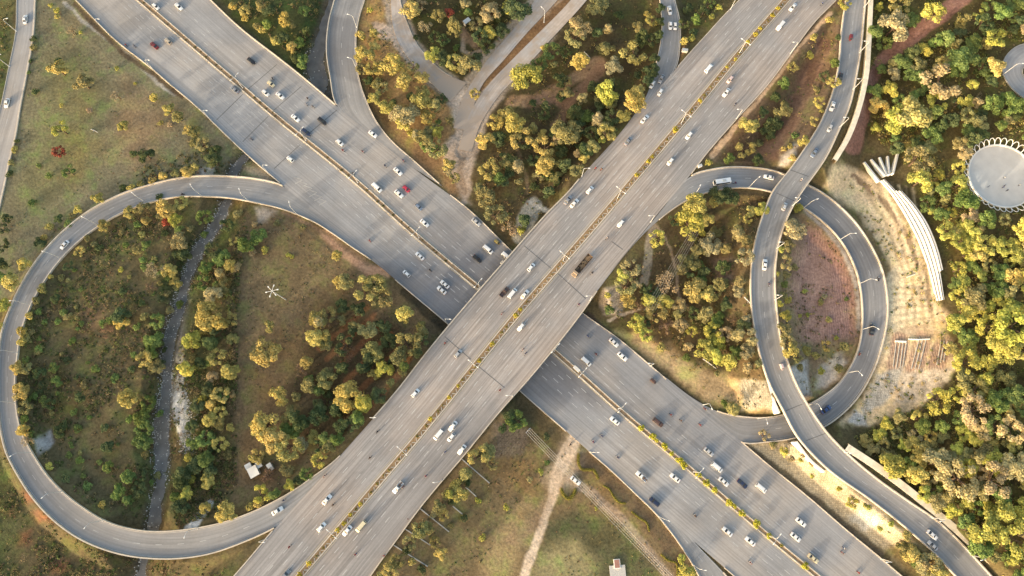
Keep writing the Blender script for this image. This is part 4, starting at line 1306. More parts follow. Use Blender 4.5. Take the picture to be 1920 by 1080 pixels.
def bike_proto():
    root = empty('motorcycle', (0, 0, 0))
    mb = MB(); mb.box((.12, 0, .82), (.5, .24, .2), 0, 0, .75); mb.box((-.42, 0, .80), (.72, .24, .1), 0, 0, .9); mb.box((.0, 0, .45), (.5, .26, .34)); mb.tube([(.45, 0, .95), (.66, 0, .3)], .04, 6)
    mb.tube([(-.1, .14, .3), (-.85, .16, .38)], .045, 6); mb.obj('body', M['carpaint'], root)
    for x in (.66, -.62):
        w_ = MB(); w_.tube([(x, -.05, .3), (x, .05, .3)], .3, 16); w_.obj('wheel', M['rubber'], root)
    h_ = MB(); h_.tube([(.34, .36, 1.02), (.46, .12, .98), (.46, -.12, .98), (.34, -.36, 1.02)], .022, 6); h_.obj('handlebar', M['metal'], root)
    l_ = MB(); l_.box((.58, 0, .88), (.1, .16, .16), 0, 0, .8); l_.obj('headlight', M['headlamp'], root)
    return root


P['bike'] = bike_proto()
for k_ in list(P):
    bake(P[k_])


def body_mesh(name, nodes, edges):
    """one continuous body grown over a jointed skeleton"""
    me_ = bpy.data.meshes.new(name); keys = list(nodes)
    me_.from_pydata([nodes[k][:3] for k in keys], [(keys.index(a), keys.index(b)) for a, b in edges], [])
    o = link('t', me_); md = o.modifiers.new('s', 'SKIN'); md.use_smooth_shade = True
    for i, k in enumerate(keys):
        r = nodes[k][3]; me_.skin_vertices[0].data[i].radius = (r, nodes[k][4] if len(nodes[k]) > 4 else r)
        me_.skin_vertices[0].data[i].use_root = (k == 'pelvis')
    sb = o.modifiers.new('u', 'SUBSURF'); sb.levels = 1; sb.render_levels = 1
    bpy.context.view_layer.update()
    out = bpy.data.meshes.new_from_object(o.evaluated_get(bpy.context.evaluated_depsgraph_get())); bpy.data.objects.remove(o)
    out.name = name
    return out


def fingers(nodes, edges, hand, side, d, cup):
    """five short curled fingers rooted in the palm; d: direction the hand points"""
    hx, hy, hz = nodes[hand][:3]
    for i, ln in enumerate((.070, .080, .074, .058)):
        o_ = (i - 1.5) * .021
        a = (hx + d[0] * .05 - d[1] * o_, hy + d[1] * .05 + d[0] * o_, hz + d[2] * .05 + (o_ if abs(d[2]) > .8 else 0))
        b = (a[0] + d[0] * ln * .6 + cup[0] * .02, a[1] + d[1] * ln * .6 + cup[1] * .02, a[2] + d[2] * ln * .6 + cup[2] * .02)
        c = (b[0] + cup[0] * ln * .6, b[1] + cup[1] * ln * .6, b[2] + cup[2] * ln * .6)
        for nm, p, r in (('a', a, .010), ('b', b, .009), ('c', c, .007)):
            nodes['%s%s%d%s' % (hand, 'f', i, nm)] = (*p, r)
        k = '%sf%d' % (hand, i); edges += [(hand, k + 'a'), (k + 'a', k + 'b'), (k + 'b', k + 'c')]
    a = (hx + d[0] * .02, hy - side * .035, hz + d[2] * .02); b = (hx + d[0] * .05 + cup[0] * .02, hy - side * .05, hz + d[2] * .05 + cup[2] * .02)
    nodes[hand + 'ta'] = (*a, .011); nodes[hand + 'tb'] = (*b, .009); edges += [(hand, hand + 'ta'), (hand + 'ta', hand + 'tb')]


def person_proto(seated):
    nodes, edges = {}, []
    if seated:
        nodes.update(pelvis=(-.30, 0, .93, .15, .13), waist=(-.27, 0, 1.10, .15, .115), chest=(-.20, 0, 1.32, .18, .12), neck=(-.14, 0, 1.47, .062), head0=(-.11, 0, 1.56, .085), head=(-.10, 0, 1.66, .10), crown=(-.10, 0, 1.75, .07))
        for s_, n in ((1, 'l'), (-1, 'r')):
            nodes.update({n + 'sh': (-.17, s_ * .19, 1.40, .068), n + 'el': (.05, s_ * .30, 1.18, .050), n + 'wr': (.27, s_ * .34, 1.06, .034), n + 'ha': (.34, s_ * .345, 1.055, .040, .026),
                          n + 'hip': (-.24, s_ * .11, .90, .10), n + 'kn': (.16, s_ * .22, .74, .068), n + 'an': (-.02, s_ * .20, .36, .045), n + 'to': (.16, s_ * .20, .31, .042)})
            edges += [('chest', n + 'sh'), (n + 'sh', n + 'el'), (n + 'el', n + 'wr'), (n + 'wr', n + 'ha'), ('pelvis', n + 'hip'), (n + 'hip', n + 'kn'), (n + 'kn', n + 'an'), (n + 'an', n + 'to')]
            fingers(nodes, edges, n + 'ha', s_, (1, 0, -.1), (-.3, 0, -.95))
    else:
        nodes.update(pelvis=(0, 0, .95, .155, .115), waist=(0, 0, 1.12, .145, .105), chest=(0, 0, 1.34, .18, .115), neck=(.01, 0, 1.50, .062), head0=(.02, 0, 1.58, .085), head=(.025, 0, 1.67, .10), crown=(.02, 0, 1.75, .07))
        for s_, n in ((1, 'l'), (-1, 'r')):
            nodes.update({n + 'sh': (0, s_ * .19, 1.42, .066), n + 'el': (-.02, s_ * .25, 1.14, .048), n + 'wr': (.05, s_ * .26, .90, .034), n + 'ha': (.06, s_ * .262, .83, .026, .040),
                          n + 'hip': (0, s_ * .10, .90, .10), n + 'kn': (.05 * s_ + .02, s_ * .11, .49, .066), n + 'an': (.10 * s_ - .03, s_ * .115, .08, .045), n + 'to': (.10 * s_ + .12, s_ * .13, .04, .040)})
            edges += [('chest', n + 'sh'), (n + 'sh', n + 'el'), (n + 'el', n + 'wr'), (n + 'wr', n + 'ha'), ('pelvis', n + 'hip'), (n + 'hip', n + 'kn'), (n + 'kn', n + 'an'), (n + 'an', n + 'to')]
            fingers(nodes, edges, n + 'ha', s_, (.1, 0, -1), (.8, 0, -.6))
    edges += [('pelvis', 'waist'), ('waist', 'chest'), ('chest', 'neck'), ('neck', 'head0'), ('head0', 'head'), ('head', 'crown')]
    me_ = body_mesh('person', nodes, edges)
    for m_ in ('cloth', 'trousers', 'skin'):
        me_.materials.append(M[m_])
    for p in me_.polygons:
        c = p.center
        if seated:
            mi = 2 if c.z > 1.47 or (c.x > .26 and c.z > .98) else (1 if c.z < .98 and not (c.x < -.2 and c.z > .9) else 0)
        else:
            mi = 2 if c.z > 1.51 or (c.z < .93 and abs(c.y) > .215) else (1 if c.z < .98 else 0)
        p.material_index = mi
    root = link('person', me_)
    hx, hz = (-.115, 1.70) if seated else (.005, 1.70)
    hb = MB()
    hb.tube([(hx, 0, hz - .03), (hx, 0, hz + .04), (hx, 0, hz + .10), (hx, 0, hz + .13)], [.118, .122, .095, .03], 14)
    hb.obj('hair', M['hair'], root, True)
    # face: nose, eyes, mouth
    fb = MB(); fx = hx + .105
    fb.box((fx + .02, 0, hz - .05), (.035, .025, .045), 0, 0, .6)
    fb.obj('nose', M['skin'], root)
    for s_ in (-1, 1):
        e = MB(); e.box((fx - .002, s_ * .035, hz - .02), (.012, .026, .014)); e.obj('eye', M['black'], root)
        e = MB(); e.box((hx + .0, s_ * .105, hz - .045), (.04, .02, .06)); e.obj('ear', M['skin'], root)
    e = MB(); e.box((fx - .004, 0, hz - .095), (.012, .045, .010)); e.obj('mouth', M['taillamp'], root)
    return reg(root)


P['rider'] = person_proto(True); P['stander'] = person_proto(False)

COLR = {'white': (.78, .78, .77), 'cream': (.66, .58, .38), 'silver': (.42, .43, .44), 'grey': (.24, .25, .27), 'black': (.018, .018, .02), 'navy blue': (.02, .03, .07), 'blue': (.03, .07, .20), 'dark red': (.16, .02, .022), 'red': (.42, .03, .06), 'brown': (.10, .055, .04), 'beige': (.42, .36, .28), 'pinkish white': (.62, .48, .45), 'dark green': (.03, .06, .03), 'blue grey': (.16, .20, .27), 'yellow and black': (.25, .20, .06), 'tan': (.40, .30, .2)}
KIND = {'sedan': 'sedan', 'hatchback': 'hatchback', 'suv': 'jeep', 'van': 'van', 'pickup': 'pickup truck', 'loaded_pickup': 'loaded pickup truck', 'truck': 'cargo truck', 'minibus': 'minibus', 'rickshaw': 'auto rickshaw'}
CATS = {'sedan': 'car', 'hatchback': 'car', 'suv': 'car', 'van': 'van', 'pickup': 'pickup', 'loaded_pickup': 'pickup', 'truck': 'truck', 'minibus': 'bus', 'rickshaw': 'rickshaw'}
# section: road, direction of travel along the road's own run (+1/-1), phrase, reference
SEC = {
    'A': ('lh_ne', 1, 'on the lower highway beside the park', 'the flyover'),
    'B': ('lh_sw', -1, 'on the lower highway beside the grass field', 'the flyover'),
    'C': ('lh_ne', 1, 'on the lower highway beside the right loop', 'the flyover'),
    'D': ('lh_sw', -1, 'on the lower highway beside the dirt tracks', 'the flyover'),
    'FL': ('fo_nw', -1, "on the flyover's left carriageway", 'the top'),
    'FR': ('fo_se', 1, "on the flyover's right carriageway", 'the top'),
    'LL': ('ll', 1, 'on the left loop ramp', 'the top'),
    'RL': ('rl', -1, 'on the right loop ramp', 'the top'),
    'OP': ('op', 1, 'on the curved overpass', 'the top'),
    'TR': ('tr', 1, 'on the slip road at the top', 'the top'),
    'SR': ('sr', 1, 'on the side road by the grass field', 'the top'),
    'TL': ('tl', 1, 'on the entry ramp by the stream', 'the top'),
}
CARS = [
    ('SR', 47, 36, 'sedan', 'white', -1), ('SR', 13, 193, 'sedan', 'white', 1),
    ('A', 292, 12, 'hatchback', 'white'), ('A', 335, 12, 'sedan', 'white'), ('A', 471, 114, 'sedan', 'black'), ('B', 289, 85, 'sedan', 'dark red'), ('B', 315, 77, 'hatchback', 'beige'), ('B', 440, 168, 'sedan', 'grey'),
    ('A', 508, 157, 'hatchback', 'cream'), ('A', 498, 174, 'hatchback', 'white'), ('A', 525, 179, 'sedan', 'white'), ('A', 554, 221, 'sedan', 'white'), ('A', 604, 227, 'suv', 'black'), ('A', 574, 248, 'suv', 'navy blue'), ('A', 637, 267, 'hatchback', 'white'), ('A', 699, 251, 'sedan', 'white'),
    ('A', 746, 321, 'sedan', 'white'), ('A', 707, 352, 'van', 'white'), ('A', 762, 354, 'hatchback', 'red'), ('A', 748, 363, 'sedan', 'white'), ('B', 544, 298, 'hatchback', 'white'),
    ('A', 785, 388, 'hatchback', 'blue grey'), ('A', 796, 418, 'sedan', 'white'), ('A', 893, 416, 'sedan', 'silver'), ('A', 932, 454, 'rickshaw', 'yellow and black'), ('A', 915, 468, 'van', 'white'), ('A', 895, 485, 'sedan', 'black'), ('A', 950, 481, 'van', 'white'),
    ('B', 787, 480, 'sedan', 'white'), ('B', 762, 513, 'hatchback', 'white'), ('B', 834, 533, 'sedan', 'white'), ('B', 828, 544, 'sedan', 'white'),
    ('FL', 946, 547, 'pickup', 'brown'), ('FL', 961, 550, 'van', 'white'), ('FL', 859, 663, 'hatchback', 'silver'), ('FL', 1065, 375, 'sedan', 'grey'), ('FL', 1077, 381, 'sedan', 'white'), ('FL', 1106, 356, 'hatchback', 'white'), ('FL', 996, 501, 'hatchback', 'white'), ('FL', 984, 552, 'sedan', 'white'),
    ('FR', 1164, 419, 'hatchback', 'white'), ('FR', 1091, 499, 'truck', 'tan'), ('FR', 977, 613, 'hatchback', 'white'),
    ('C', 1151, 642, 'sedan', 'white'), ('C', 1167, 668, 'sedan', 'white'), ('C', 1099, 678, 'van', 'white'), ('C', 1225, 715, 'rickshaw', 'brown'),
    ('OP', 1434, 496, 'sedan', 'white', -1), ('RL', 1353, 342, 'minibus', 'white'), ('RL', 1442, 332, 'sedan', 'white'),
    ('TR', 1256, 19, 'sedan', 'white'), ('TR', 1257, 48, 'hatchback', 'white'), ('TR', 1266, 49, 'hatchback', 'white'), ('TR', 1240, 147, 'sedan', 'grey'), ('TR', 1223, 158, 'hatchback', 'white'), ('TR', 1238, 173, 'hatchback', 'white'),
    ('FL', 1209, 223, 'sedan', 'white'), ('FL', 1178, 264, 'sedan', 'grey'), ('FL', 1329, 128, 'van', 'white'), ('FR', 1369, 149, 'hatchback', 'pinkish white'), ('FR', 1362, 173, 'sedan', 'white'), ('FR', 1292, 254, 'hatchback', 'white'), ('FR', 1257, 303, 'hatchback', 'white'), ('FR', 1487, 13, 'sedan', 'white'), ('FR', 1463, 49, 'van', 'white'),
    ('OP', 1595, 71, 'rickshaw', 'dark red'), ('OP', 1576, 145, 'sedan', 'black'), ('OP', 1561, 199, 'sedan', 'white'), ('OP', 1556, 240, 'hatchback', 'silver'), ('OP', 1527, 286, 'sedan', 'blue grey'), ('OP', 1471, 387, 'hatchback', 'silver', -1),
    ('RL', 1635, 618, 'sedan', 'black'), ('OP', 1466, 688, 'rickshaw', 'pinkish white'), ('RL', 1549, 768, 'sedan', 'blue'), ('OP', 1748, 1003, 'sedan', 'white'), ('OP', 1749, 1023, 'sedan', 'silver', -1),
    ('C', 1502, 979, 'sedan', 'white'), ('C', 1492, 1007, 'sedan', 'white'), ('C', 1525, 1047, 'sedan', 'cream'), ('C', 1234, 792, 'suv', 'brown'),
    ('D', 1153, 789, 'sedan', 'white'), ('D', 1203, 893, 'loaded_pickup', 'white'), ('D', 1266, 896, 'sedan', 'white'), ('D', 1227, 941, 'suv', 'navy blue'), ('C', 1329, 847, 'sedan', 'silver'), ('C', 1344, 876, 'van', 'white'), ('C', 1357, 903, 'sedan', 'white'), ('C', 1392, 907, 'sedan', 'navy blue'), ('C', 1427, 915, 'van', 'white'),
    ('D', 1364, 997, 'sedan', 'white'), ('D', 1407, 1015, 'sedan', 'white'), ('FL', 779, 737, 'hatchback', 'white'), ('LL', 520, 958, 'sedan', 'white'), ('FL', 613, 937, 'sedan', 'white'), ('FL', 603, 988, 'hatchback', 'white'), ('FL', 535, 1078, 'sedan', 'grey'),
    ('FR', 651, 995, 'sedan', 'white'), ('FR', 677, 987, 'van', 'cream'), ('FR', 746, 914, 'loaded_pickup', 'white'), ('FR', 822, 815, 'van', 'white'), ('FR', 849, 799, 'sedan', 'white'), ('FR', 846, 820, 'hatchback', 'white'), ('FR', 866, 843, 'sedan', 'white'), ('LL', 121, 459, 'sedan', 'white'),
]
BIKES = [
    ('B', 252, 86), ('B', 471, 260), ('B', 236, 84), ('A', 511, 147), ('A', 577, 185), ('A', 574, 195), ('A', 587, 200), ('A', 643, 282), ('A', 680, 284), ('A', 756, 301), ('A', 722, 311), ('A', 662, 325),
    ('B', 693, 451), ('B', 806, 506), ('FL', 942, 587), ('FL', 835, 643), ('FR', 1138, 446), ('FR', 1110, 512), ('FR', 980, 656), ('FR', 985, 663), ('C', 1103, 631), ('C', 1118, 664), ('RL', 1378, 343),
    ('FR', 1379, 195), ('FL', 1128, 317), ('FL', 1117, 315), ('FR', 1541, 7), ('OP', 1503, 337), ('OP', 1442, 533), ('RL', 1647, 523), ('RL', 1612, 663), ('C', 1583, 1028), ('C', 1580, 1037), ('C', 1610, 1074), ('C', 1258, 778), ('C', 1277, 789), ('C', 1313, 797), ('C', 1322, 767),
    ('D', 1128, 817), ('D', 1112, 828), ('D', 1158, 857), ('D', 1303, 967), ('D', 1407, 1055), ('FL', 708, 809), ('FL', 694, 858), ('FL', 609, 892), ('LL', 532, 938), ('FL', 625, 946), ('FL', 543, 1025), ('FR', 666, 1040), ('FR', 720, 1042), ('FR', 755, 914), ('FR', 798, 893), ('FR', 834, 848), ('FR', 937, 732), ('LL', 342, 364), ('FR', 1085, 571),
]


def road_pose(sec, px, py, flip=1, lift=.7):
    key, d = SEC[sec][0], SEC[sec][1] * flip
    p, i = R[key].place(px, py, lift); t = R[key].T[i] * d
    if key in ('lh_ne', 'lh_sw', 'fo_nw', 'fo_se'):        # traffic follows the straight median, not the flaring kerb
        E = R[key].L if key in ('lh_ne', 'fo_se') else R[key].R
        j = int(np.argmin(np.hypot(E[:, 0] - p[0], E[:, 1] - p[1]))); q = E[min(j + 4, len(E) - 1)] - E[max(j - 4, 0)]
        t = q / np.linalg.norm(q) * d
    return Vector((p[0], p[1], p[2] + .012)), math.atan2(t[1], t[0]), i


def label_all(items):
    """items: [obj, base description, section, order along the section]; adds an ordinal wherever the description repeats"""
    from collections import defaultdict
    g = defaultdict(list)
    for it in items:
        g[(it[1], it[2])].append(it)
    return g


def sec_order(sec, px, py):
    # counted from the flyover on the lower highway, from the top elsewhere
    if sec in ('A', 'B', 'C', 'D'):
        return math.hypot(px - 962, py - 605)
    return R[SEC[sec][0]].place(px, py)[1] if sec in ('OP', 'TR', 'SR', 'TL', 'LL') else (py if sec != 'RL' else py)


GROUPN = {'A': 'vehicles on the lower highway left of the flyover', 'B': 'vehicles on the lower highway left of the flyover', 'C': 'vehicles on the lower highway right of the flyover', 'D': 'vehicles on the lower highway right of the flyover', 'FL': 'vehicles on the flyover', 'FR': 'vehicles on the flyover'}
items = []
for c in CARS:
    sec, px, py, kind, colr = c[:5]; fl = c[5] if len(c) > 5 else 1
    loc, rz, i = road_pose(sec, px, py, fl)
    rgb = np.array(COLR[colr]) * random.uniform(.92, 1.08)
    o = copy_thing(P[kind], loc, rz + random.uniform(-.03, .03), (*rgb, 1))
    k = random.uniform(.97, 1.05) if kind != 'truck' else 1.0
    o.scale = (k, k, k)
    if kind in ('loaded_pickup', 'pickup'):
        o.name = 'pickup_truck'
    items.append((o, f'{colr} {KIND[kind]}', sec, sec_order(sec, px, py), CATS[kind]))
dirt_car = copy_thing(P['sedan'], Vector(ground(1079, 901, .7)), math.radians(-38), (.78, .78, .77, 1))
tag(dirt_car, 'white sedan parked on the dirt track at the bottom', 'car')
for (base, sec), L_ in label_all(items).items():
    L_.sort(key=lambda it: it[3])
    for n_, it in enumerate(L_):
        lb = f'{base} {SEC[sec][2]}' if len(L_) == 1 else f'{ORD[n_]} {base} from {SEC[sec][3]} {SEC[sec][2]}'
        tag(it[0], lb, it[4], GROUPN.get(sec, 'vehicles on the ramps and side roads'))
SHIRT = {'white': (.6, .6, .58), 'grey': (.2, .2, .22), 'dark': (.04, .04, .05), 'brown': (.22, .12, .08), 'blue': (.08, .12, .25), 'red': (.3, .05, .05)}
bk = {}
for sec, px, py in BIKES:
    bk.setdefault(sec, []).append((sec_order(sec, px, py), px, py))
for sec, L_ in bk.items():
    L_.sort()
    for n_, (_, px, py) in enumerate(L_):
        loc, rz, i = road_pose(sec, px, py, 1, .6)
        bc = random.choice([('black', (.02, .02, .022)), ('red', (.28, .025, .025)), ('dark blue', (.03, .05, .16))])
        o = copy_thing(P['bike'], loc, rz, (*bc[1], 1))
        sc_ = random.choice(list(SHIRT))
        r_ = copy_thing(P['rider'], loc, rz, (*SHIRT[sc_], 1))
        ref = SEC[sec][3]
        wh = f'{SEC[sec][2]}' if len(L_) == 1 else f'{SEC[sec][2]}, {ORD[n_]} from {ref}'
        tag(o, f'{bc[0]} motorcycle {wh}', 'motorcycle', 'motorcycles ridden on the roads')
        tag(r_, f'rider in {sc_} shirt {wh}', 'person', 'motorcycle riders')
pt, pi = R['fo_se'].place(765, 973, .8)
pw = copy_thing(P['stander'], Vector(pt), 1.0, (.3, .06, .05, 1)); tag(pw, "person in red shirt walking along the flyover's right edge", 'person')
for n_, (px, py, cl, wd) in enumerate(((1883, 333, 'white', 'nearest the middle of the plaza'), (1883, 348, 'dark', 'in the middle of a small group on the plaza'), (1853, 350, 'grey', 'at the left side of the round plaza'), (1911, 347, 'white', 'at the right side of the round plaza'), (1888, 357, 'dark', 'lowest of the group on the round plaza'), (1881, 351, 'blue', 'beside the group on the round plaza'))):
    p = at(px, py, PLZ[2] + .8)
    s_ = copy_thing(P['stander'], Vector((p[0], p[1], PLZ[2] + .02)), random.uniform(0, 6), (*SHIRT[cl], 1))
    tag(s_, f'person in {cl} shirt standing {wd}', 'person', 'people standing on the plaza')
bp_ = ground(1070, 833, .8)
bo = copy_thing(P['bike'], Vector(bp_), math.radians(60), (.02, .02, .02, 1)); tag(bo, 'black motorcycle on the dirt track by the highway edge', 'motorcycle')
br_ = copy_thing(P['rider'], Vector(bp_), math.radians(60), (*SHIRT['dark'], 1)); tag(br_, 'rider in dark shirt on the dirt track', 'person')
for k_ in list(P):
    remove_proto(P[k_])

# ------------------------------------------------------------------ street lamps


def lamp_proto(double, hgt=9.0):
    root = empty('street_lamp', (0, 0, 0))
    mb = MB(); mb.tube([(0, 0, -.3), (0, 0, .5), (0, 0, hgt - 1.2)], [.17, .14, .09], 10); mb.box((0, 0, .1), (.5, .5, .2)); mb.obj('pole', M['metal'], root)
    for s_ in ((1, -1) if double else (1,)):
        mb = MB(); mb.tube([(0, 0, hgt - 1.25), (s_ * .15, 0, hgt - .5), (s_ * .7, 0, hgt - .05), (s_ * 1.9, 0, hgt + .1)], [.085, .08, .07, .06], 8); mb.obj('arm', M['metal'], root)
        h_ = MB(); h_.box((s_ * 2.15, 0, hgt + .1), (.85, .32, .16), 0, 0, .7); h_.obj('lamp_head', M['lampglass'], root)
    return reg(root)


LP1, LP2 = lamp_proto(False), lamp_proto(True, 9.5)
LAMPS = [
    ('lh_sw', 'L', 1, "on the lower highway's grass field edge", [(197, 57), (291, 131), (394, 227), (504, 324), (838, 604)]),
    ('lh_sw', 'L', 1, "on the lower highway's dirt track edge", [(1106, 848)]),
    ('ex', 'L', 1, 'on the exit ramp beside the dirt tracks', [(1230, 970), (1298, 1060)]),
    ('lh_ne', 'R', 1, "on the lower highway's right loop edge", [(1220, 690), (1652, 1042)]),
    ('fo_nw', 'L', 1, "on the flyover's left edge", [(1367, 17), (1090, 330), (697, 785), (500, 1010)]),
    ('fo_se', 'R', 1, "on the flyover's right edge", [(1482, 104), (1380, 226), (1226, 421), (1098, 560), (958, 745), (824, 900)]),
    ('ll', 'R', 1, 'on the inner edge of the left loop ramp', [(557, 400), (467, 379), (377, 369), (277, 379), (187, 423), (113, 482), (57, 572), (33, 660), (30, 753), (60, 849), (112, 925), (193, 976), (372, 989)]),
    ('rl', 'R', 1, 'on the inner edge of the right loop ramp', [(1300, 369), (1403, 352), (1507, 391), (1575, 450), (1612, 530), (1616, 616), (1588, 697), (1515, 759), (1422, 783), (1318, 757)]),
    ('op', 'R', 1, 'on the outer edge of the curved overpass', [(1621, 12), (1612, 98), (1600, 168), (1577, 238), (1488, 384), (1583, 846), (1748, 970), (1823, 1042)]),
    ('op', 'R', 1, 'on the inner edge of the curved overpass', [(1459, 464), (1453, 562)]),
    ('tl', 'R', 1, 'beside the entry ramp by the stream', [(669, 50), (668, 130)]),
    ('sr', 'L', 1, 'on the left side of the side road', [(29, 58), (17, 122)]),
]
for key, side, _, ph, pts in LAMPS:
    rd = R[key]; E = side_pts(rd, side, .15)
    for n_, (px, py) in enumerate(pts):
        p, i = rd.place(px, py); j = int(np.argmin(np.hypot(E[:, 0] - p[0], E[:, 1] - p[1])))
        d = rd.C[j] - E[j]; e = E[j]
        o = copy_thing(LP1, (e[0], e[1], e[2]), math.atan2(d[1], d[0]))
        tag(o, f'single arm lamp {ph}, {ORD[n_]} from the top' if key != 'tl' else f'single arm lamp {ph}, {["upper", "lower"][n_]} one', 'street lamp', 'single arm street lamps')
for rd, ph, pts in ((Rm, 'on the lower highway median', [(453, 162), (573, 264), (674, 343), (788, 448), (898, 538), (1040, 659), (1089, 703), (1163, 768), (1302, 885), (1440, 1004)]),
                    (Rf, 'on the flyover median', [(1385, 102), (1278, 232), (1158, 371), (1055, 492), (890, 689), (762, 846), (634, 996)])):
    for n_, (px, py) in enumerate(pts):
        p, i = rd.place(px, py); t = rd.T[i]; c = rd.C[i]
        o = copy_thing(LP2, (c[0], c[1], c[2]), math.atan2(t[1], t[0]) + math.pi / 2)
        tag(o, f'double arm lamp {ph}, {ORD[n_]} from the top', 'street lamp', 'double arm street lamps')
p_, i_ = R['rr'].place(1887, 140); o = copy_thing(LP1, Vector(p_ - np.array([1.5, 0, 0])), 0.0); tag(o, 'grey street lamp on the park road above the round plaza', 'street lamp', 'single arm street lamps')
for n_, (px, py) in enumerate(((1020, 42), (1395, 0))):
    if n_ == 0:
        p_ = ground(px, py); o = copy_thing(LP1, Vector(p_), 2.3); tag(o, 'grey street lamp on the earth strip between service roads', 'street lamp', 'single arm street lamps')
remove_proto(LP1); remove_proto(LP2)

# high mast with a star of floodlights
p_ = ground(536, 562); root = empty('floodlight_mast', Vector(p_)); HM = 17.0
mb = MB(); mb.tube([(0, 0, -.3), (0, 0, HM)], [.24, .12], 10); mb.obj('pole', M['metal'], root)
for k in range(6):
    a = k * math.pi / 3 + .25; c, s_ = math.cos(a), math.sin(a)
    mb = MB(); mb.tube([(0, 0, HM), (c * 1.9, s_ * 1.9, HM + .15)], .08, 6); arm = mb.obj('arm', M['white'], root)
    mb = MB(); mb.box((c * 2.2, s_ * 2.2, HM + .1), (.75, .42, .2), 0, a, .8); mb.obj('floodlight', M['lampglass'], arm)
tag(root, 'white star shaped floodlight mast in the brown field', 'light mast')

# sign box on the median under the flyover
p_, i_ = Rm.place(1080, 693); root = empty('sign_box', Vector(p_), math.atan2(Rm.T[i_][1], Rm.T[i_][0]))
mb = MB(); mb.box((0, 0, 2.9), (3.0, 1.3, .5), 0, 0, .97); mb.obj('panel', M['white'], root)
for x in (-1.0, 1.0):
    mb = MB(); mb.tube([(x, 0, -.2), (x, 0, 2.7)], .09, 8); mb.obj('post', M['metal'], root)
tag(root, 'white box on posts on the lower highway median beside the flyover', 'sign')

# power pole and cables at the bottom, cables across the wedge
p_ = ground(989, 808); root = empty('power_pole', Vector(p_))
mb = MB(); mb.tube([(0, 0, -.4), (0, 0, 10.5)], [.2, .13], 8); mb.obj('pole', M['concrete'], root)
for z in (9.4, 10.2):
    mb = MB(); mb.box((0, 0, z), (2.6, .14, .14), 0, math.radians(48)); mb.obj('cross_arm', M['metal'], root)
tag(root, 'grey concrete power pole with two cross arms below the flyover', 'power pole')


def cable(a, b, sag, label, group, r=.045):
    a, b = Vector(a), Vector(b); pts = []
    for k in range(15):
        t = k / 14; p = a.lerp(b, t); p.z -= sag * 4 * t * (1 - t); pts.append(p)
    mb = MB(); mb.tube(pts, r, 5); tag(mb.obj('power_cable', M['stone']), label, 'cable', group)


base = Vector(p_); dirx = Vector((math.cos(math.radians(48)), math.sin(math.radians(48)), 0))
for k, off in enumerate((-1.15, -.35, .4, 1.15)):
    e = ground(1290, 1120); cable(base + dirx * off + Vector((0, 0, 10.3)), Vector(e) + dirx * off + Vector((0, 0, 10.3)), 1.2, ['outermost lower', 'inner lower', 'inner upper', 'outermost upper'][k] + ' pale power cable running over the dirt tracks', 'power cables over the dirt tracks')
for k in range(5):
    a = ground(1293 + k * 4, 432); b = ground(1200 + k * 5, 590)
    cable(Vector(a) + Vector((0, 0, 9)), Vector(b) + Vector((0, 0, 9)), 1.0, 'thin pale power cable among five crossing the trees right of the flyover', 'five power cables beside the flyover', .03)

# ------------------------------------------------------------------ round plaza with its arcade
root = empty('round_plaza', Vector(PLZ)); mb = MB(); seg = 72
vs = [(PLZ_R * math.cos(2 * math.pi * k / seg), PLZ_R * math.sin(2 * math.pi * k / seg), z) for z in (.02, -1.2) for k in range(seg)]
mb.add(vs, [tuple(range(seg))] + [(k, (k + 1) % seg, seg + (k + 1) % seg, seg + k) for k in range(seg)]); mb.obj('paving', M['plaza'], root)
mb = MB(); ring = [np.array([(PLZ_R + .1) * math.cos(2 * math.pi * k / 96), (PLZ_R + .1) * math.sin(2 * math.pi * k / 96), 0]) for k in range(97)]
wall_along(mb, np.array(ring), .7, .5, -.8); mb.obj('ring_wall', M['white'], root)
NA = 38
for k in range(NA):
    a = 2 * math.pi * (k + .5) / NA; c, s_ = math.cos(a), math.sin(a); t = Vector((-s_, c, 0)); o_ = Vector((c, s_, 0)); half = PLZ_R * math.pi / NA * 1.04
    pts = []
    for q in range(17):
        an = math.pi * (q / 16) * 1.16 - math.pi * .08; hh = 1.45 + 1.35 * math.sin(an)
        pts.append(o_ * (PLZ_R - .9 + 1.3 * hh) + t * (math.cos(an) * half) + Vector((0, 0, hh * .62)))
    pts = [pts[0] - o_ * .35 + Vector((0, 0, -.85))] + pts + [pts[-1] - o_ * .35 + Vector((0, 0, -.85))]
    mb = MB(); mb.tube(pts, .14, 6); mb.obj('arch', M['white'], root)
tag(root, 'round grey plaza ringed by white open arches in the wood', 'plaza')

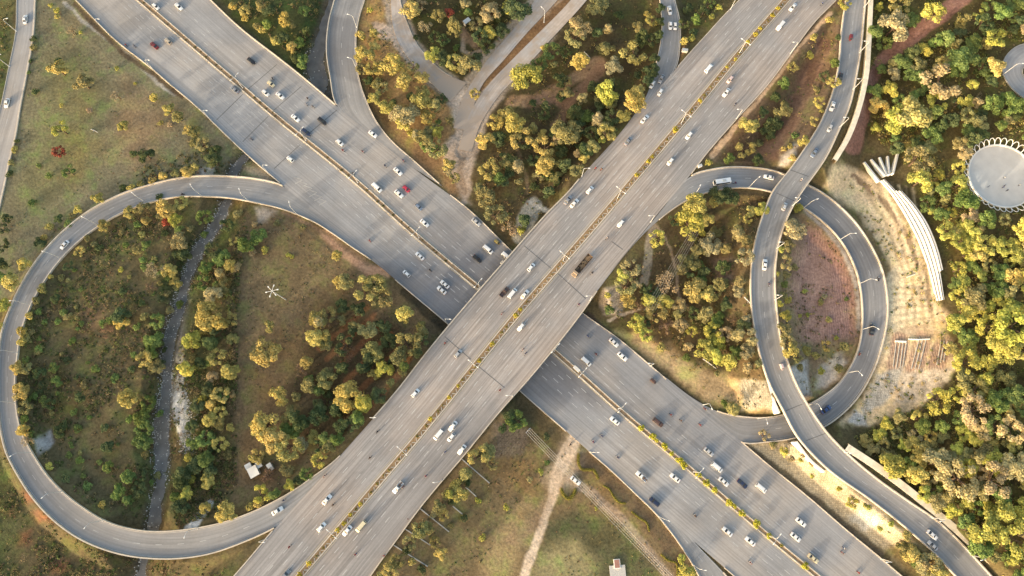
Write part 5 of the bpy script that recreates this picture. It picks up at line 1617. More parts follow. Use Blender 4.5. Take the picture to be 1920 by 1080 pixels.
# ------------------------------------------------------------------ long white terraces with fanned walls
TIN = [(1652, 338), (1668, 356), (1690, 388), (1708, 420), (1724, 452), (1737, 487), (1747, 520), (1753, 545), (1758, 564)]
TOUT = [(1666, 333), (1692, 358), (1716, 384), (1738, 415), (1752, 445), (1762, 475), (1769, 505), (1773, 535), (1776, 560)]
root = empty('white_terrace', Vector(ground(1720, 440)))
NT = 4
zt = hill_px(1720, 440) + 1.0
for k in range(NT):
    lo, hi = k / NT + .035, (k + 1) / NT - .035
    tin, tout = np.array(TIN, float), np.array(TOUT, float)
    n0 = [0, 0, 1, 1][k]; n1 = [9, 9, 9, 7][k]
    a, b = (tin * (1 - lo) + tout * lo)[n0:n1], (tin * (1 - hi) + tout * hi)[n0:n1]
    z = [(t_, max(hill_px(*(a[int(t_ * (len(a) - 1))] * .5 + b[int(t_ * (len(b) - 1))] * .5)), 0) + 1.1 + k * .55) for t_ in (0, .5, 1)]
    rd = Road('terrace', a, b, z, 60); mb = MB(); vs = []
    for l, r in zip(rd.L, rd.R):
        vs += [l, r, r - np.array([0, 0, 2.8]), l - np.array([0, 0, 2.8])]
    n_ = rd.n; fs = [(4 * i + q, 4 * i + (q + 1) % 4, 4 * i + 4 + (q + 1) % 4, 4 * i + 4 + q) for i in range(n_ - 1) for q in range(4)] + [(0, 1, 2, 3), (4 * n_ - 1, 4 * n_ - 2, 4 * n_ - 3, 4 * n_ - 4)]
    o = MB(); o.add([Vector(v) - root.location for v in vs], fs); st_ = o.obj('step', M['white'], root)
    e_ = MB(); strip(e_, side_pts(rd, 'L', .12) - np.array(root.location), .26, .03); strip(e_, side_pts(rd, 'L', rd.hw.min()) - np.array(root.location), .1, .03); e_.obj('step_edge', M['dark_joint'], st_)
tag(root, 'long curved white stepped terrace at the edge of the wood', 'terrace')
for n_, (a, b) in enumerate((((1619, 305), (1641, 346)), ((1632, 300), (1653, 335)), ((1648, 296), (1656, 333)), ((1663, 294), (1661, 332)), ((1685, 278), (1668, 330)))):
    pa, pb = ground(*a), ground(*b); q = np.array([pa + (pb - pa) * t for t in np.linspace(0, 1, 6)]); q[:, 2] = np.interp(np.linspace(0, 1, 6), [0, 1], [pa[2] + .9, zt + .1])
    mb = MB(); wall_along(mb, q, .95, 0.0, -2.2); o = mb.obj('fan_wall', M['white'])
    tag(o, f'white sloping fan wall above the terrace, {ORD[n_]} from the left', 'wall', 'fanned white walls above the terrace')
# low white walls on the slope
for n_, (pts, w, lb) in enumerate((
        ([(1702, 636), (1722, 637), (1742, 636)], .5, 'low white wall across the pale slope below the terrace'),
        ([(1678, 640), (1698, 641)], .8, 'short white wall beside the right loop ramp'),
        ([(1700, 520), (1714, 515)], .3, 'short pale kerb wall on the upper slope'))):
    q = ground(np.array([p[0] for p in pts], float), np.array([p[1] for p in pts], float)); mb = MB(); wall_along(mb, q, w, .7, -.5); tag(mb.obj('low_wall', M['white']), lb, 'wall')
RW = [[((1680, 642), (1674, 688)), ((1687, 642), (1680, 690)), ((1693, 642), (1687, 690)), ((1699, 643), (1692, 688))],
      [((1724, 632), (1708, 692)), ((1730, 634), (1715, 692)), ((1736, 636), (1722, 692))], [((1764, 640), (1756, 684)), ((1770, 640), (1763, 680)), ((1776, 640), (1769, 678))]]
for gi, grp in enumerate(RW):
    root = None
    for a, b in grp:
        q = ground(np.linspace(a[0], b[0], 9), np.linspace(a[1], b[1], 9))
        if root is None:
            root = empty('bench_terrace', Vector(q[4])); tag(root, f'red earth slope benches with pale edges, {["nearest the right loop", "middle of three", "nearest the wood"][gi]}', 'slope wall', 'stepped red earth benches')
        mb = MB(); wall_along(mb, q - np.array(root.location), .26, .35, -.4); mb.obj('edge', M['concrete'], root)
# pale path wall beside the overpass
for pts, lb, w in (([(1634, -20), (1632, 30), (1629, 90), (1625, 140), (1612, 200), (1592, 255), (1566, 300)], 'pale paved footpath beside the upper end of the overpass', 2.0),
                ([(1588, 838), (1640, 872), (1690, 908), (1740, 948), (1790, 990), (1840, 1035), (1900, 1092)], 'pale paved footpath beside the lower end of the overpass', 3.1)):
    q = spline(pts, 60); dz = 1.0
    a = offset_px(q, -w * 2.1); b = offset_px(q, w * 2.1); zz = np.array([R['op'].place(x_, y_)[0][2] for x_, y_ in q]) + .75
    A, B = at(a[:, 0], a[:, 1], zz), at(b[:, 0], b[:, 1], zz)
    mb = MB(); vs = []
    for l, r in zip(A, B):
        vs += [l, r, r - np.array([0, 0, 3]), l - np.array([0, 0, 3])]
    mb.add(vs, [(4 * i + q_, 4 * i + (q_ + 1) % 4, 4 * i + 4 + (q_ + 1) % 4, 4 * i + 4 + q_) for i in range(59) for q_ in range(4)])
    tag(mb.obj('footpath', M['palepath']), lb, 'footpath', kind='structure')
# retaining wall along the left of the overpass
for pts, lb in (([(1437, 700), (1447, 738), (1462, 775)], 'tall white retaining wall left of the overpass above the loop'), ([(1494, 828), (1520, 862), (1547, 885)], 'tall white retaining wall left of the overpass below the loop')):
    q = spline(pts, 24); pl = np.array([R['op'].place(x, y)[0] for x, y in q]); pl[:, 2] -= .6
    mb = MB(); wall_along(mb, pl, 1.0, .3, -4.5); tag(mb.obj('retaining_wall', M['white']), lb, 'wall')
# drains running down the bank by the flyover
for n_, (a, b) in enumerate((((865, 860), (918, 906)), ((873, 913), (893, 931)), ((849, 949), (867, 964)), ((787, 953), (842, 997)), ((760, 992), (807, 1022)), ((738, 1022), (802, 1062)))):
    q = ground(np.linspace(a[0], b[0], 8), np.linspace(a[1], b[1], 8)); mb = MB(); wall_along(mb, q, .5, .28, -.4)
    tag(mb.obj('drain_kerb', M['concrete']), f'pale concrete drain on the bank below the flyover, {ORD[n_]} from the top', 'drain', 'pale drains on the bank below the flyover')
# shelter at the top service road, sheds, kiosk
def shed(px, py, parts, rz, label, name='shed'):
    p = ground(px, py); root = empty(name, Vector(p), rz)
    for nm, c, s_, m_ in parts:
        mb = MB(); mb.box(c, s_); mb.obj(nm, M[m_], root)
    tag(root, label, 'shed'); return root


shed(479, 884, [('wall', (0, 0, 1.25), (3.3, 3.6, 2.5), 'concrete'), ('roof', (0, 0, 2.6), (3.7, 4.0, .18), 'white'), ('annex_wall', (-1.0, 2.9, .9), (2.2, 1.9, 1.9), 'concrete'), ('annex_roof', (-1.0, 2.95, 1.95), (2.5, 2.1, .12), 'sheet'), ('porch_roof', (2.9, 1.4, 2.2), (2.2, 2.5, .12), 'sheet'), ('porch_post', (3.7, .5, 1.05), (.12, .12, 2.15), 'metal')], math.radians(30), 'white flat roofed shed with grey annexes in the brown field')
shed(508, 873, [('wall', (0, 0, 1.0), (1.6, 1.6, 2.0), 'concrete'), ('roof', (0, 0, 2.08), (1.9, 1.9, .14), 'sheet'), ('step', (0, -1.3, .5), (1.2, .9, 1.0), 'sheet')], math.radians(35), 'small grey metal hut beside the white shed')
k_ = shed(1158, 1072, [('paving', (0, -.4, .12), (6.0, 5.5, .3), 'stone'), ('plinth', (0.0, 2.9, .35), (2.4, 3.4, .7), 'white'), ('brick_floor', (0, 2.95, .73), (1.9, 2.9, .06), 'redbrick')], math.radians(4), 'white paved stand with red brick floor on the grass', 'paved_stand'); k_['category'] = 'platform'
shed(876, 45, [('roof', (0, 0, 2.6), (3.2, 2.0, .14), 'sheet'), ('wall', (-1.3, 0, 1.25), (.2, 1.6, 2.5), 'concrete'), ('post', (1.3, 0, 1.25), (.12, .12, 2.5), 'metal')], math.radians(40), 'grey roofed shelter among the park trees', 'shelter')
shed(1283, 97, [('body', (0, 0, .8), (2.4, 1.2, 1.5), 'white'), ('lid', (0, 0, 1.62), (2.5, 1.3, .1), 'sheet')], math.radians(-12), 'white utility box beside the slip road gore', 'utility_box')['category'] = 'utility box'
shed(1311, 313, [('body', (0, 0, .8), (1.6, 1.0, 1.5), 'white'), ('lid', (0, 0, 1.6), (1.7, 1.1, .1), 'sheet')], math.radians(20), 'pale utility box beside the right loop entry', 'utility_box')['category'] = 'utility box'
# fallen pale trunks
for px, py, ln, rz, lb in ((1101, 104, 4.2, -50, 'pale fallen trunk in the wood beside the service road'), (1403, 566, 5, -50, 'pale fallen trunk inside the right loop'), (178, 246, 3.5, -25, 'bare fallen branch in the grass field'), (1330, 682, 6.5, -38, 'long pale fallen trunk on the golden slope')):
    p = Vector(ground(px, py)); c, s_ = math.cos(math.radians(rz)), math.sin(math.radians(rz)); mb = MB()
    mb.tube([p + Vector((-c * ln / 2, -s_ * ln / 2, .3)), p + Vector((0, 0.1, .4)), p + Vector((c * ln / 2, s_ * ln / 2, .3))], [.24, .2, .1], 8); mb.tube([p + Vector((0, 0, .4)), p + Vector((s_ * 1.0, -c * 1.0, .7))], [.1, .04], 6)
    tag(mb.obj('fallen_trunk', M['stone']), lb, 'trunk')
for px, py, c_ in ((301, 558, 0), (122, 776, 0)):
    pass
# ------------------------------------------------------------------ trees and bushes


def leaf_quads(cen, rad, n, size, r, up=0.25, squash=0.8):
    d = r.normal(size=(n, 3)); d /= np.linalg.norm(d, axis=1)[:, None]
    d[:, 2] = np.abs(d[:, 2]) * .9 - .25 * (r.random(n) < .3)
    pos = cen + d * rad * (0.62 + .42 * r.random((n, 1))) * np.array([1, 1, squash])
    nrm = d + r.normal(size=(n, 3)) * .55 + (0, 0, up); nrm /= np.linalg.norm(nrm, axis=1)[:, None]
    a = np.cross(nrm, r.normal(size=(n, 3))); a /= np.linalg.norm(a, axis=1)[:, None] + 1e-9; b = np.cross(nrm, a)
    s1 = (size * (.6 + .8 * r.random((n, 1)))); s2 = s1 * (.5 + .4 * r.random((n, 1)))
    q = np.stack([pos - a * s1 * .5, pos + b * s2 * .5, pos + a * s1 * .5, pos - b * s2 * .5], 1)
    return q


def make_tree(seed, style):
    """unit tree about 2 across; returns trunk mesh, crown mesh"""
    r = np.random.default_rng(seed)
    lobes = []
    if style == 'broad':
        hgt, nl, n, sz = 1.75, 19, 135, .135
        for k in range(nl):
            a = r.random() * 6.28; q = math.sqrt(r.random()) * .78
            lobes.append((np.array([math.cos(a) * q, math.sin(a) * q, 1.0 + .42 * (1 - q) + r.normal() * .1]), .24 + .16 * r.random()))
    elif style == 'tall':
        hgt, nl, n, sz = 2.5, 19, 120, .13
        for k in range(nl):
            a = r.random() * 6.28; t = r.random(); q = (.55 - .25 * t) * math.sqrt(r.random()) + .08
            lobes.append((np.array([math.cos(a) * q, math.sin(a) * q, .8 + 1.5 * t]), .22 + .15 * r.random()))
    elif style == 'open':
        hgt, nl, n, sz = 1.9, 15, 105, .12
        for k in range(nl):
            a = r.random() * 6.28; q = .25 + .62 * math.sqrt(r.random())
            lobes.append((np.array([math.cos(a) * q, math.sin(a) * q, 1.05 + .5 * r.random()]), .2 + .14 * r.random()))
    elif style == 'bare':
        hgt, nl, n, sz = 1.8, 15, 42, .10
        for k in range(nl):
            a = r.random() * 6.28; q = .8 * math.sqrt(r.random())
            lobes.append((np.array([math.cos(a) * q, math.sin(a) * q, .9 + .6 * (1 - q) + r.normal() * .1]), .22 + .14 * r.random()))
    else:                                   # bush
        hgt, nl, n, sz = .9, 10, 52, .22
        for k in range(nl):
            a = r.random() * 6.28; q = .62 * math.sqrt(r.random())
            lobes.append((np.array([math.cos(a) * q, math.sin(a) * q, .35 + .35 * (1 - q)]), .30 + .16 * r.random()))
    Q, T = [], []
    for c, rad in lobes:
        q = leaf_quads(c, rad, n, sz, r); Q.append(q); T.append(np.clip(.25 + .5 * r.random() + .25 * r.normal(size=n) * .5, 0, 1))
    crown = quads_mesh('crown', np.concatenate(Q), M['leaf'], np.concatenate(T))
    mb = MB(); top = .55 * hgt if style != 'bush' else .25
    lean = r.normal(size=2) * .06
    mb.tube([(0, 0, -.25), (0, 0, .05), (lean[0] * .5, lean[1] * .5, top * .55), (lean[0], lean[1], top)], [.11, .085, .06, .05], 7)
    for c, rad in lobes[::2]:
        m_ = np.array([lean[0], lean[1], top]) * .55 + c * .45 - (0, 0, .08)
        mb.tube([(lean[0] * .8, lean[1] * .8, top * .8), tuple(m_), tuple(c)], [.045, .03, .012], 5)
    return mb.mesh('trunk', M['bark']), crown


STY = {'broad': [make_tree(100 + k, 'broad') for k in range(5)], 'tall': [make_tree(200 + k, 'tall') for k in range(4)], 'open': [make_tree(300 + k, 'open') for k in range(4)], 'bare': [make_tree(400 + k, 'bare') for k in range(3)], 'bush': [make_tree(500 + k, 'bush') for k in range(5)]}
TC = {  # leaf colours
    'Y': ('golden', (.52, .43, .14)), 'O': ('olive', (.31, .28, .115)), 'G': ('green', (.19, .25, .075)), 'D': ('dark green', (.115, .145, .06)), 'B': ('pale brown', (.42, .33, .20)),
    'R': ('red', (.36, .10, .06)), 'L': ('bright yellow', (.48, .455, .11)), 'W': ('brown', (.22, .145, .09)), 'T': ('tan', (.45, .37, .19))}
ZONES = [
    ('in the grass field', [(-60, -40), (143, -20), (530, 347), (420, 331), (270, 352), (127, 428), (40, 537), (-60, 640)]),
    ('on the stream bank', [(383, 375), (540, 392), (500, 440), (455, 520), (450, 700), (445, 900), (380, 985), (310, 990), (300, 900), (310, 720), (345, 520)]),
    ('inside the left loop ramp', [(38, 640), (60, 560), (140, 470), (240, 400), (385, 370), (420, 385), (350, 520), (318, 640), (306, 740), (310, 900), (285, 992), (190, 975), (100, 895), (25, 800)]),
    ('in the brown field', [(445, 420), (540, 392), (650, 465), (735, 520), (845, 610), (700, 785), (590, 895), (430, 980), (440, 700)]),
    ('in the green wedge at the top', [(385, -40), (630, -40), (640, 205), (520, 107)]),
    ('beside the entry ramp', [(655, -30), (735, -30), (730, 50), (760, 100), (850, 200), (850, 280), (880, 385), (780, 305), (690, 200)]),
    ('in the small park', [(745, -40), (1010, -40), (915, 115), (875, 155), (800, 120)]),
    ('left of the slip road', [(1000, -40), (1240, -40), (1242, 90), (1213, 180), (1065, 360), (960, 475), (880, 390), (895, 260), (960, 110)]),
    ('in the slip road wedge', [(1262, -40), (1400, -40), (1265, 135)]),
    ('between the flyover and overpass', [(1560, -40), (1600, -40), (1560, 210), (1500, 300), (1440, 330), (1290, 340)]),
    ('in the reddish hollow', [(1450, 360), (1512, 380), (1620, 520), (1615, 660), (1500, 770), (1455, 600)]),
    ('inside the right loop', [(1120, 560), (1240, 400), (1340, 350), (1450, 350), (1405, 520), (1450, 790), (1330, 770), (1120, 610)]),
    ('on the bank below the flyover', [(960, 745), (1100, 850), (960, 960), (900, 1090), (690, 1110)]),
    ('by the dirt tracks', [(1000, 760), (1340, 1120), (880, 1120)]),
    ('along the overpass slope', [(1390, 820), (1490, 810), (1850, 1100), (1700, 1100)]),
    ('on the pale slope', [(1540, 300), (1640, 320), (1790, 560), (1800, 700), (1620, 810), (1570, 800), (1665, 560)]),
]


def zone_of(px, py):
    for ph, poly in ZONES:
        if inside(poly, np.array([float(px)]), np.array([float(py)]))[0]:
            return ph
    return 'outside the left loop ramp' if px < 600 else 'at the edge of the wood'


tree_items = []


def add_tree(px, py, dpx, code, style=None, name=None, group=None, shared=None, cat=None, hk=1.0):
    """px,py: where the crown's middle is seen; dpx: its width on the photo"""
    rad = dpx * (0.155 if name else 0.138)
    if style is None:
        style = 'bush' if dpx <= 17 else ('bare' if code in 'BW' else random.choice(['broad', 'broad', 'open', 'tall']))
    hh = {'broad': 1.15, 'tall': 1.5, 'open': 1.2, 'bare': 1.1, 'bush': .45}[style] * rad * .85
    p = ground(px, py, hh)
    if mask_at(roadmask, p[0], p[1]) and p[2] < 20:
        # keep trunks off the roads: slide away from the nearest carriageway
        best = min(order, key=lambda k: np.min(np.hypot(DR[k][:, 0] - p[0], DR[k][:, 1] - p[1]) - DR[k][:, 3]))
        q = DR[best][np.argmin(np.hypot(DR[best][:, 0] - p[0], DR[best][:, 1] - p[1]) - DR[best][:, 3])]
        d = np.array([p[0] - q[0], p[1] - q[1]]); n_ = np.linalg.norm(d) + 1e-6; need = q[3] + 1.3 - n_
        p[0] += d[0] / n_ * need; p[1] += d[1] / n_ * need; p[2] = gh(p[0], p[1])
    tm, cm = random.choice(STY[style])
    nm = name or {'bush': 'bush', 'bare': 'bare_tree', 'tall': 'tall_tree', 'open': 'spreading_tree'}.get(style, 'broadleaf_tree')
    base = np.array(TC[code][1])
    j = random.uniform(.82, 1.18) * (1.16 if name else 1.0); col = (*np.clip(base * np.array([random.uniform(.92, 1.08), 1, random.uniform(.9, 1.1)]) * j, 0, .8), 1)
    if style == 'bush' and dpx < 30:
        o = link(nm, cm); o.color = col
    else:
        o = empty(nm, (0, 0, 0)); t_ = link('trunk', tm, o); c_ = link('crown', cm, o); c_.color = col
    o.location = (p[0], p[1], p[2] - .05); o.rotation_euler = (0, 0, random.uniform(0, 6.28))
    k = rad * random.uniform(.95, 1.08); zk = k * random.uniform(.75, .95) * hk
    o.scale = (k, k * random.uniform(.9, 1.1), zk)
    size = 'tiny' if dpx < 13 else 'small' if dpx <= 20 else 'medium' if dpx < 32 else 'large'
    kind = {'bush': 'bush', 'bare': 'bare tree'}.get(style, {'tall': 'tall tree', 'open': 'spreading tree', 'broad': 'round tree'}.get(style, 'tree'))
    if shared:
        tag(o, shared, cat or ('bush' if style == 'bush' else 'tree'), group)
    else:
        tree_items.append((o, f'{size} {TC[code][0]} {kind}', zone_of(px, py), py, 'bush' if style == 'bush' else 'tree'))
    return o


TR_ = """109,130,36,Y 155,155,36,O 135,57,24,B 160,54,9,L 113,13,14,L 108,30,13,Y 103,3,10,L 115,243,30,L 112,283,24,R 232,237,20,Y 220,180,22,B 168,208,14,B 310,160,18,Y 325,195,26,Y 348,200,26,O 352,245,18,Y 378,232,22,O 365,268,18,O 380,270,24,O 413,275,22,D 400,300,30,D 275,292,26,D 250,290,16,D 130,322,22,G 90,330,14,G 72,312,12,G 68,172,14,D 115,198,10,Y 235,115,10,L 266,144,8,L 300,230,12,Y 318,233,10,B 110,117,16,D 57,75,14,D 52,88,14,O 50,113,10,D 45,137,9,G 22,262,11,D 22,280,14,Y 15,305,14,O 14,325,16,D 245,350,16,Y 265,346,16,O 285,340,16,Y 305,334,18,Y 330,328,18,O 350,322,22,Y 365,312,18,Y 232,352,16,D
62,380,16,G 185,377,24,Y 147,393,18,Y 135,403,14,O 130,420,16,G 110,410,18,D 92,425,16,Y 83,448,14,Y 75,455,18,D 50,497,26,Y 25,530,32,Y 5,573,22,L 3,613,16,Y 3,430,22,D 4,460,24,D 2,495,26,D 12,410,18,D 8,520,22,G
193,423,20,Y 243,397,22,Y 270,390,20,O 307,390,36,Y 338,380,24,Y 327,410,24,L 312,418,17,R 382,407,28,G 338,452,28,T 343,477,30,D 290,505,28,B 318,510,26,Y 330,530,20,Y 283,537,24,W 150,473,18,Y 227,505,10,L 273,460,20,G 178,460,14,O 227,435,14,O 273,412,18,Y 228,593,30,D 227,600,28,Y 202,620,24,W 293,603,28,G 288,637,28,G 288,655,26,G 270,675,28,Y 293,688,26,O 80,540,18,O 92,517,11,Y 63,563,16,O 50,590,16,Y 38,620,18,Y 33,643,16,Y 57,623,16,O 30,690,24,Y 47,690,20,O 37,735,28,Y 47,763,24,O 42,807,20,Y 52,826,18,B 240,747,36,Y 277,757,26,G 267,785,28,G 267,808,30,G 267,828,28,G 272,853,16,O 243,785,14,G 205,875,18,G 238,893,24,G 222,922,24,G 240,937,18,G 192,947,14,Y 260,920,26,D 260,895,20,D 167,783,11,G 145,802,16,G 93,875,14,L 200,837,20,D 110,810,20,D 150,745,18,D 95,760,18,D 75,700,20,D 100,690,18,G 125,675,16,D 70,660,16,O 105,715,18,G 135,640,14,G 180,690,16,G 215,710,16,G 160,720,14,O 105,560,18,D 130,500,18,D 115,520,16,O 160,440,14,O 235,460,14,G 320,355,14,D
377,747,16,L 392,787,26,Y 417,743,26,Y 437,740,13,T 413,773,20,Y 412,793,22,O 433,800,16,Y 413,833,22,Y 427,853,16,O 353,857,16,L 363,830,24,G 383,860,30,G 358,900,17,L 387,903,22,Y 347,927,24,L 327,933,20,G 340,950,26,D 387,953,18,Y 420,960,28,Y 433,967,18,Y 467,950,14,Y 477,803,22,Y 475,857,17,Y 430,497,24,Y 413,513,22,T 383,530,26,G 417,483,28,G 460,457,32,G 437,450,18,Y 403,553,26,T 393,590,46,Y 413,607,28,Y 433,600,22,Y 358,637,30,L 350,693,32,L 407,670,26,Y 400,707,20,T 393,643,28,D 437,637,20,O 440,693,18,Y 447,400,17,O 477,420,13,B 475,473,14,T 385,500,24,G 400,470,24,D 425,425,24,D 440,500,20,T 370,760,22,D 385,820,26,G 395,880,24,D 370,870,26,D 360,800,20,D 400,620,22,D 375,680,22,D 390,730,22,D 350,885,18,G 340,905,22,D
485,443,30,G 495,470,16,L 642,467,22,Y 520,417,13,O 572,423,12,O 547,482,10,L 540,477,9,L 637,530,22,Y 650,527,26,O 680,542,42,Y 710,530,36,O 727,523,26,D 713,557,36,O 727,560,24,T 757,587,38,Y 770,567,24,D 687,617,30,O 672,580,26,D 597,597,28,Y 617,590,24,O 590,633,36,Y 610,630,24,Y 573,680,28,Y 505,612,20,Y 497,660,46,Y 647,647,34,D 700,663,34,O 760,643,42,O 747,670,32,O 793,622,24,O 720,693,28,L 700,703,18,Y 613,710,30,O 580,712,18,G 767,693,20,G 523,743,30,Y 555,745,17,O 655,743,46,Y 682,758,34,L 595,732,22,G 497,797,46,Y 512,823,42,Y 543,837,42,Y 485,853,24,Y 587,820,22,Y 617,837,22,O 633,823,22,G 607,867,24,L 647,793,14,L 537,880,20,O 577,887,20,G 543,910,18,L 488,927,28,L 487,947,17,Y 595,780,32,D 563,793,30,D 540,777,28,O 667,803,24,D 630,770,26,D 640,690,24,D 680,690,26,D 730,640,26,D 720,610,22,D 660,620,20,D 640,600,18,O 515,930,20,G 560,905,16,D 780,660,22,D 810,655,20,D 800,600,18,O
533,35,28,Y 545,46,18,O 515,77,22,Y 547,87,20,Y 485,67,17,Y 552,100,14,O 558,120,28,G 460,20,20,Y 490,10,22,O 430,15,18,Y 450,45,16,Y 470,60,16,O 500,45,22,G 570,20,22,G 575,60,20,D 505,20,22,D 530,70,24,D 560,80,20,G 540,115,22,D
768,17,36,Y 823,30,26,O 842,25,18,R 920,23,38,T 852,50,36,O 797,48,24,B 893,43,28,O 917,63,26,L 957,13,26,L 808,103,30,L 827,110,26,D 850,117,26,Y 880,123,36,O 913,90,28,D 878,22,18,G 790,7,22,B 873,5,20,T 857,90,16,G 780,30,16,D 940,57,26,D 900,70,24,D 835,75,24,D 935,30,22,D 860,130,16,Y 815,70,20,D 895,110,22,D 780,70,14,D
693,20,14,L 680,70,12,Y 702,87,22,Y 683,103,32,Y 733,120,38,Y 758,153,32,Y 790,143,24,Y 713,163,24,O 697,187,28,Y 790,187,42,Y 817,197,24,O 828,182,20,D 760,213,42,T 747,240,30,Y 818,247,24,L 720,207,17,O 750,265,17,L 728,240,17,O 793,277,28,O 803,300,32,O 813,317,26,Y 842,227,18,O 847,340,22,O 662,63,17,Y 673,130,22,O 662,100,9,Y 775,125,18,O 770,180,20,D 690,150,18,D 738,190,16,D 800,220,28,Y 775,205,24,T 710,130,24,Y 700,60,18,Y 780,255,22,T 830,320,20,T
898,177,22,Y 910,263,32,Y 927,230,32,Y 950,213,30,Y 912,320,36,Y 953,303,28,O 900,353,20,O 910,370,34,O 920,413,34,O 950,437,26,B 975,20,44,D 1117,10,40,O 1087,50,42,T 1077,73,36,O 1140,53,24,T 1223,37,22,Y 1215,27,14,Y 1195,53,20,O 1190,97,48,Y 1133,90,28,O 1088,113,38,Y 1150,123,36,T 990,143,52,L 1007,123,30,G 1137,173,44,L 1198,170,24,Y 1193,190,36,Y 1173,217,24,Y 1140,253,26,Y 1140,272,14,L 1117,280,24,O 1107,305,18,Y 1083,287,20,T 967,227,46,Y 980,263,40,Y 1000,238,22,O 1020,277,34,Y 1023,310,40,Y 1018,252,18,Y 1060,247,44,O 1120,227,28,T 970,310,30,T 1080,317,22,O 1043,333,20,O 1003,350,17,D 1173,230,17,Y 1227,133,28,D 1220,77,26,D 1238,15,18,D 1237,40,20,D 1235,65,18,D 1228,110,18,D 1215,150,20,D 1033,97,28,G 1020,90,18,Y 1203,72,32,D 1060,100,22,D 1150,220,24,D 1090,240,28,D 1065,150,18,O 1055,180,20,D 1080,210,30,D 1110,250,26,D 1050,285,24,D 1060,310,24,D 1160,250,18,D 1040,120,16,O 1120,60,22,D 1160,30,18,D 1000,300,22,D 940,340,24,D 1010,330,20,O 1125,200,22,D 935,265,22,D 1020,215,20,D
1282,43,22,D 1280,77,18,Y 1307,77,14,L 1305,37,22,G 1330,7,20,G 1340,35,14,L 1357,20,14,L 1290,15,20,D 1320,20,20,D 1300,60,16,D
1405,233,32,Y 1397,277,36,Y 1423,270,17,O 1330,315,16,L 1367,297,18,G 1467,207,32,O 1470,157,24,G 1487,123,20,Y 1520,103,17,L 1528,70,17,Y 1557,37,17,Y 1583,7,22,L 1567,117,20,G 1563,155,20,Y 1535,193,20,Y 1528,227,18,Y 1547,212,10,Y 1507,263,20,Y 1490,253,16,G 1490,302,16,Y 1450,233,32,D 1543,143,20,D 1440,250,28,D 1455,180,22,D 1430,210,20,D 1480,275,12,Y 1470,280,12,Y 1575,70,14,D 1530,170,16,O 1420,300,20,D
1217,433,26,L 1305,380,38,Y 1342,378,20,Y 1293,417,48,L 1263,408,17,Y 1327,413,24,Y 1318,438,14,L 1297,447,15,L 1333,457,36,T 1343,433,20,O 1310,473,30,O 1297,490,28,O 1280,483,18,O 1253,530,38,B 1303,543,38,Y 1327,553,34,Y 1343,547,22,O 1160,510,24,L 1183,503,26,T 1173,537,30,O 1193,533,20,T 1177,560,26,Y 1217,563,28,L 1247,568,26,L 1230,587,30,Y 1273,573,28,T 1270,590,20,O 1277,610,26,T 1297,623,20,L 1322,590,28,O 1193,607,30,L 1213,627,24,L 1337,620,32,L 1350,643,34,L 1320,657,32,L 1343,667,30,L 1367,677,34,L 1380,660,24,G 1400,598,20,T 1393,483,34,T 1390,527,24,T 1383,547,20,T 1407,397,18,Y 1430,393,24,L 1403,410,18,Y 1367,370,34,D 1250,403,20,D 1397,660,24,T 1432,677,14,O 1133,550,14,L 1133,590,17,G 983,413,24,D 977,433,17,L 1345,360,30,D 1355,500,24,D 1320,510,22,D 1360,570,24,D 1230,555,22,D 1200,575,22,W 1250,610,24,W 1210,600,22,D 1290,650,18,T 1240,650,16,Y 1345,700,12,O 1410,640,22,T 1400,690,20,T 1425,620,16,T 1300,590,24,D 1385,440,26,T 1400,450,22,O 1375,600,20,W 1395,610,20,D
1490,428,36,T 1465,467,14,L 1472,493,24,O 1458,513,11,L 1470,533,14,G 1477,562,14,L 1462,570,14,L 1473,593,18,L 1470,620,24,O 1480,657,26,Y 1497,670,18,O 1513,657,17,Y 1530,667,17,Y 1550,648,18,Y 1568,633,10,L 1540,695,16,L 1573,690,18,O 1583,650,18,O 1537,567,12,Y 1510,547,10,L 1500,383,18,L 1587,560,10,G 1475,515,16,O 1468,555,14,O 1485,640,18,O 1500,690,14,O 1545,555,12,T 1515,590,9,L 1500,592,8,L 1465,645,20,T 1555,600,12,Y 1490,500,14,O 1480,460,20,O
880,842,30,Y 913,848,24,O 900,858,16,D 923,870,18,O 863,880,26,O 855,892,14,O 823,913,18,L 860,920,28,Y 840,927,20,O 810,940,22,O 833,967,18,Y 797,950,16,T 783,967,14,T 780,987,28,O 797,990,20,O 817,1017,18,O 827,1037,20,Y 753,1007,18,O 773,1053,16,Y 747,1050,24,O 733,1070,26,Y 897,937,12,L 950,950,12,L 870,973,14,D 905,1007,12,L 765,1030,16,D 875,905,16,D 845,905,16,D 845,985,12,O 973,790,32,G 945,770,24,D 1025,868,12,G 1013,885,12,L 993,900,10,T 1285,1045,15,L 1287,1073,24,L 1373,770,26,O 1355,760,14,G 1117,953,8,L 1040,800,14,D 700,1075,22,O 790,1070,16,D 940,800,16,D 850,940,16,D
1418,840,18,T 1468,850,17,L 1480,860,14,T 1440,845,14,O 1450,835,14,T 1517,840,14,T 1535,860,14,T 1600,945,20,L 1580,915,12,L 1628,950,14,L 1675,975,12,L 1650,990,10,L 1700,1005,16,Y 1515,900,9,L 1500,862,10,L 1710,1040,34,Y 1740,1060,32,T 1690,1060,26,O 1765,1075,28,Y 1720,1070,26,T 1680,1045,20,O 1745,1080,24,O 1700,1078,26,G"""
for tok in TR_.split():
    a, b, c, d = tok.split(','); add_tree(float(a), float(b), float(c), d)

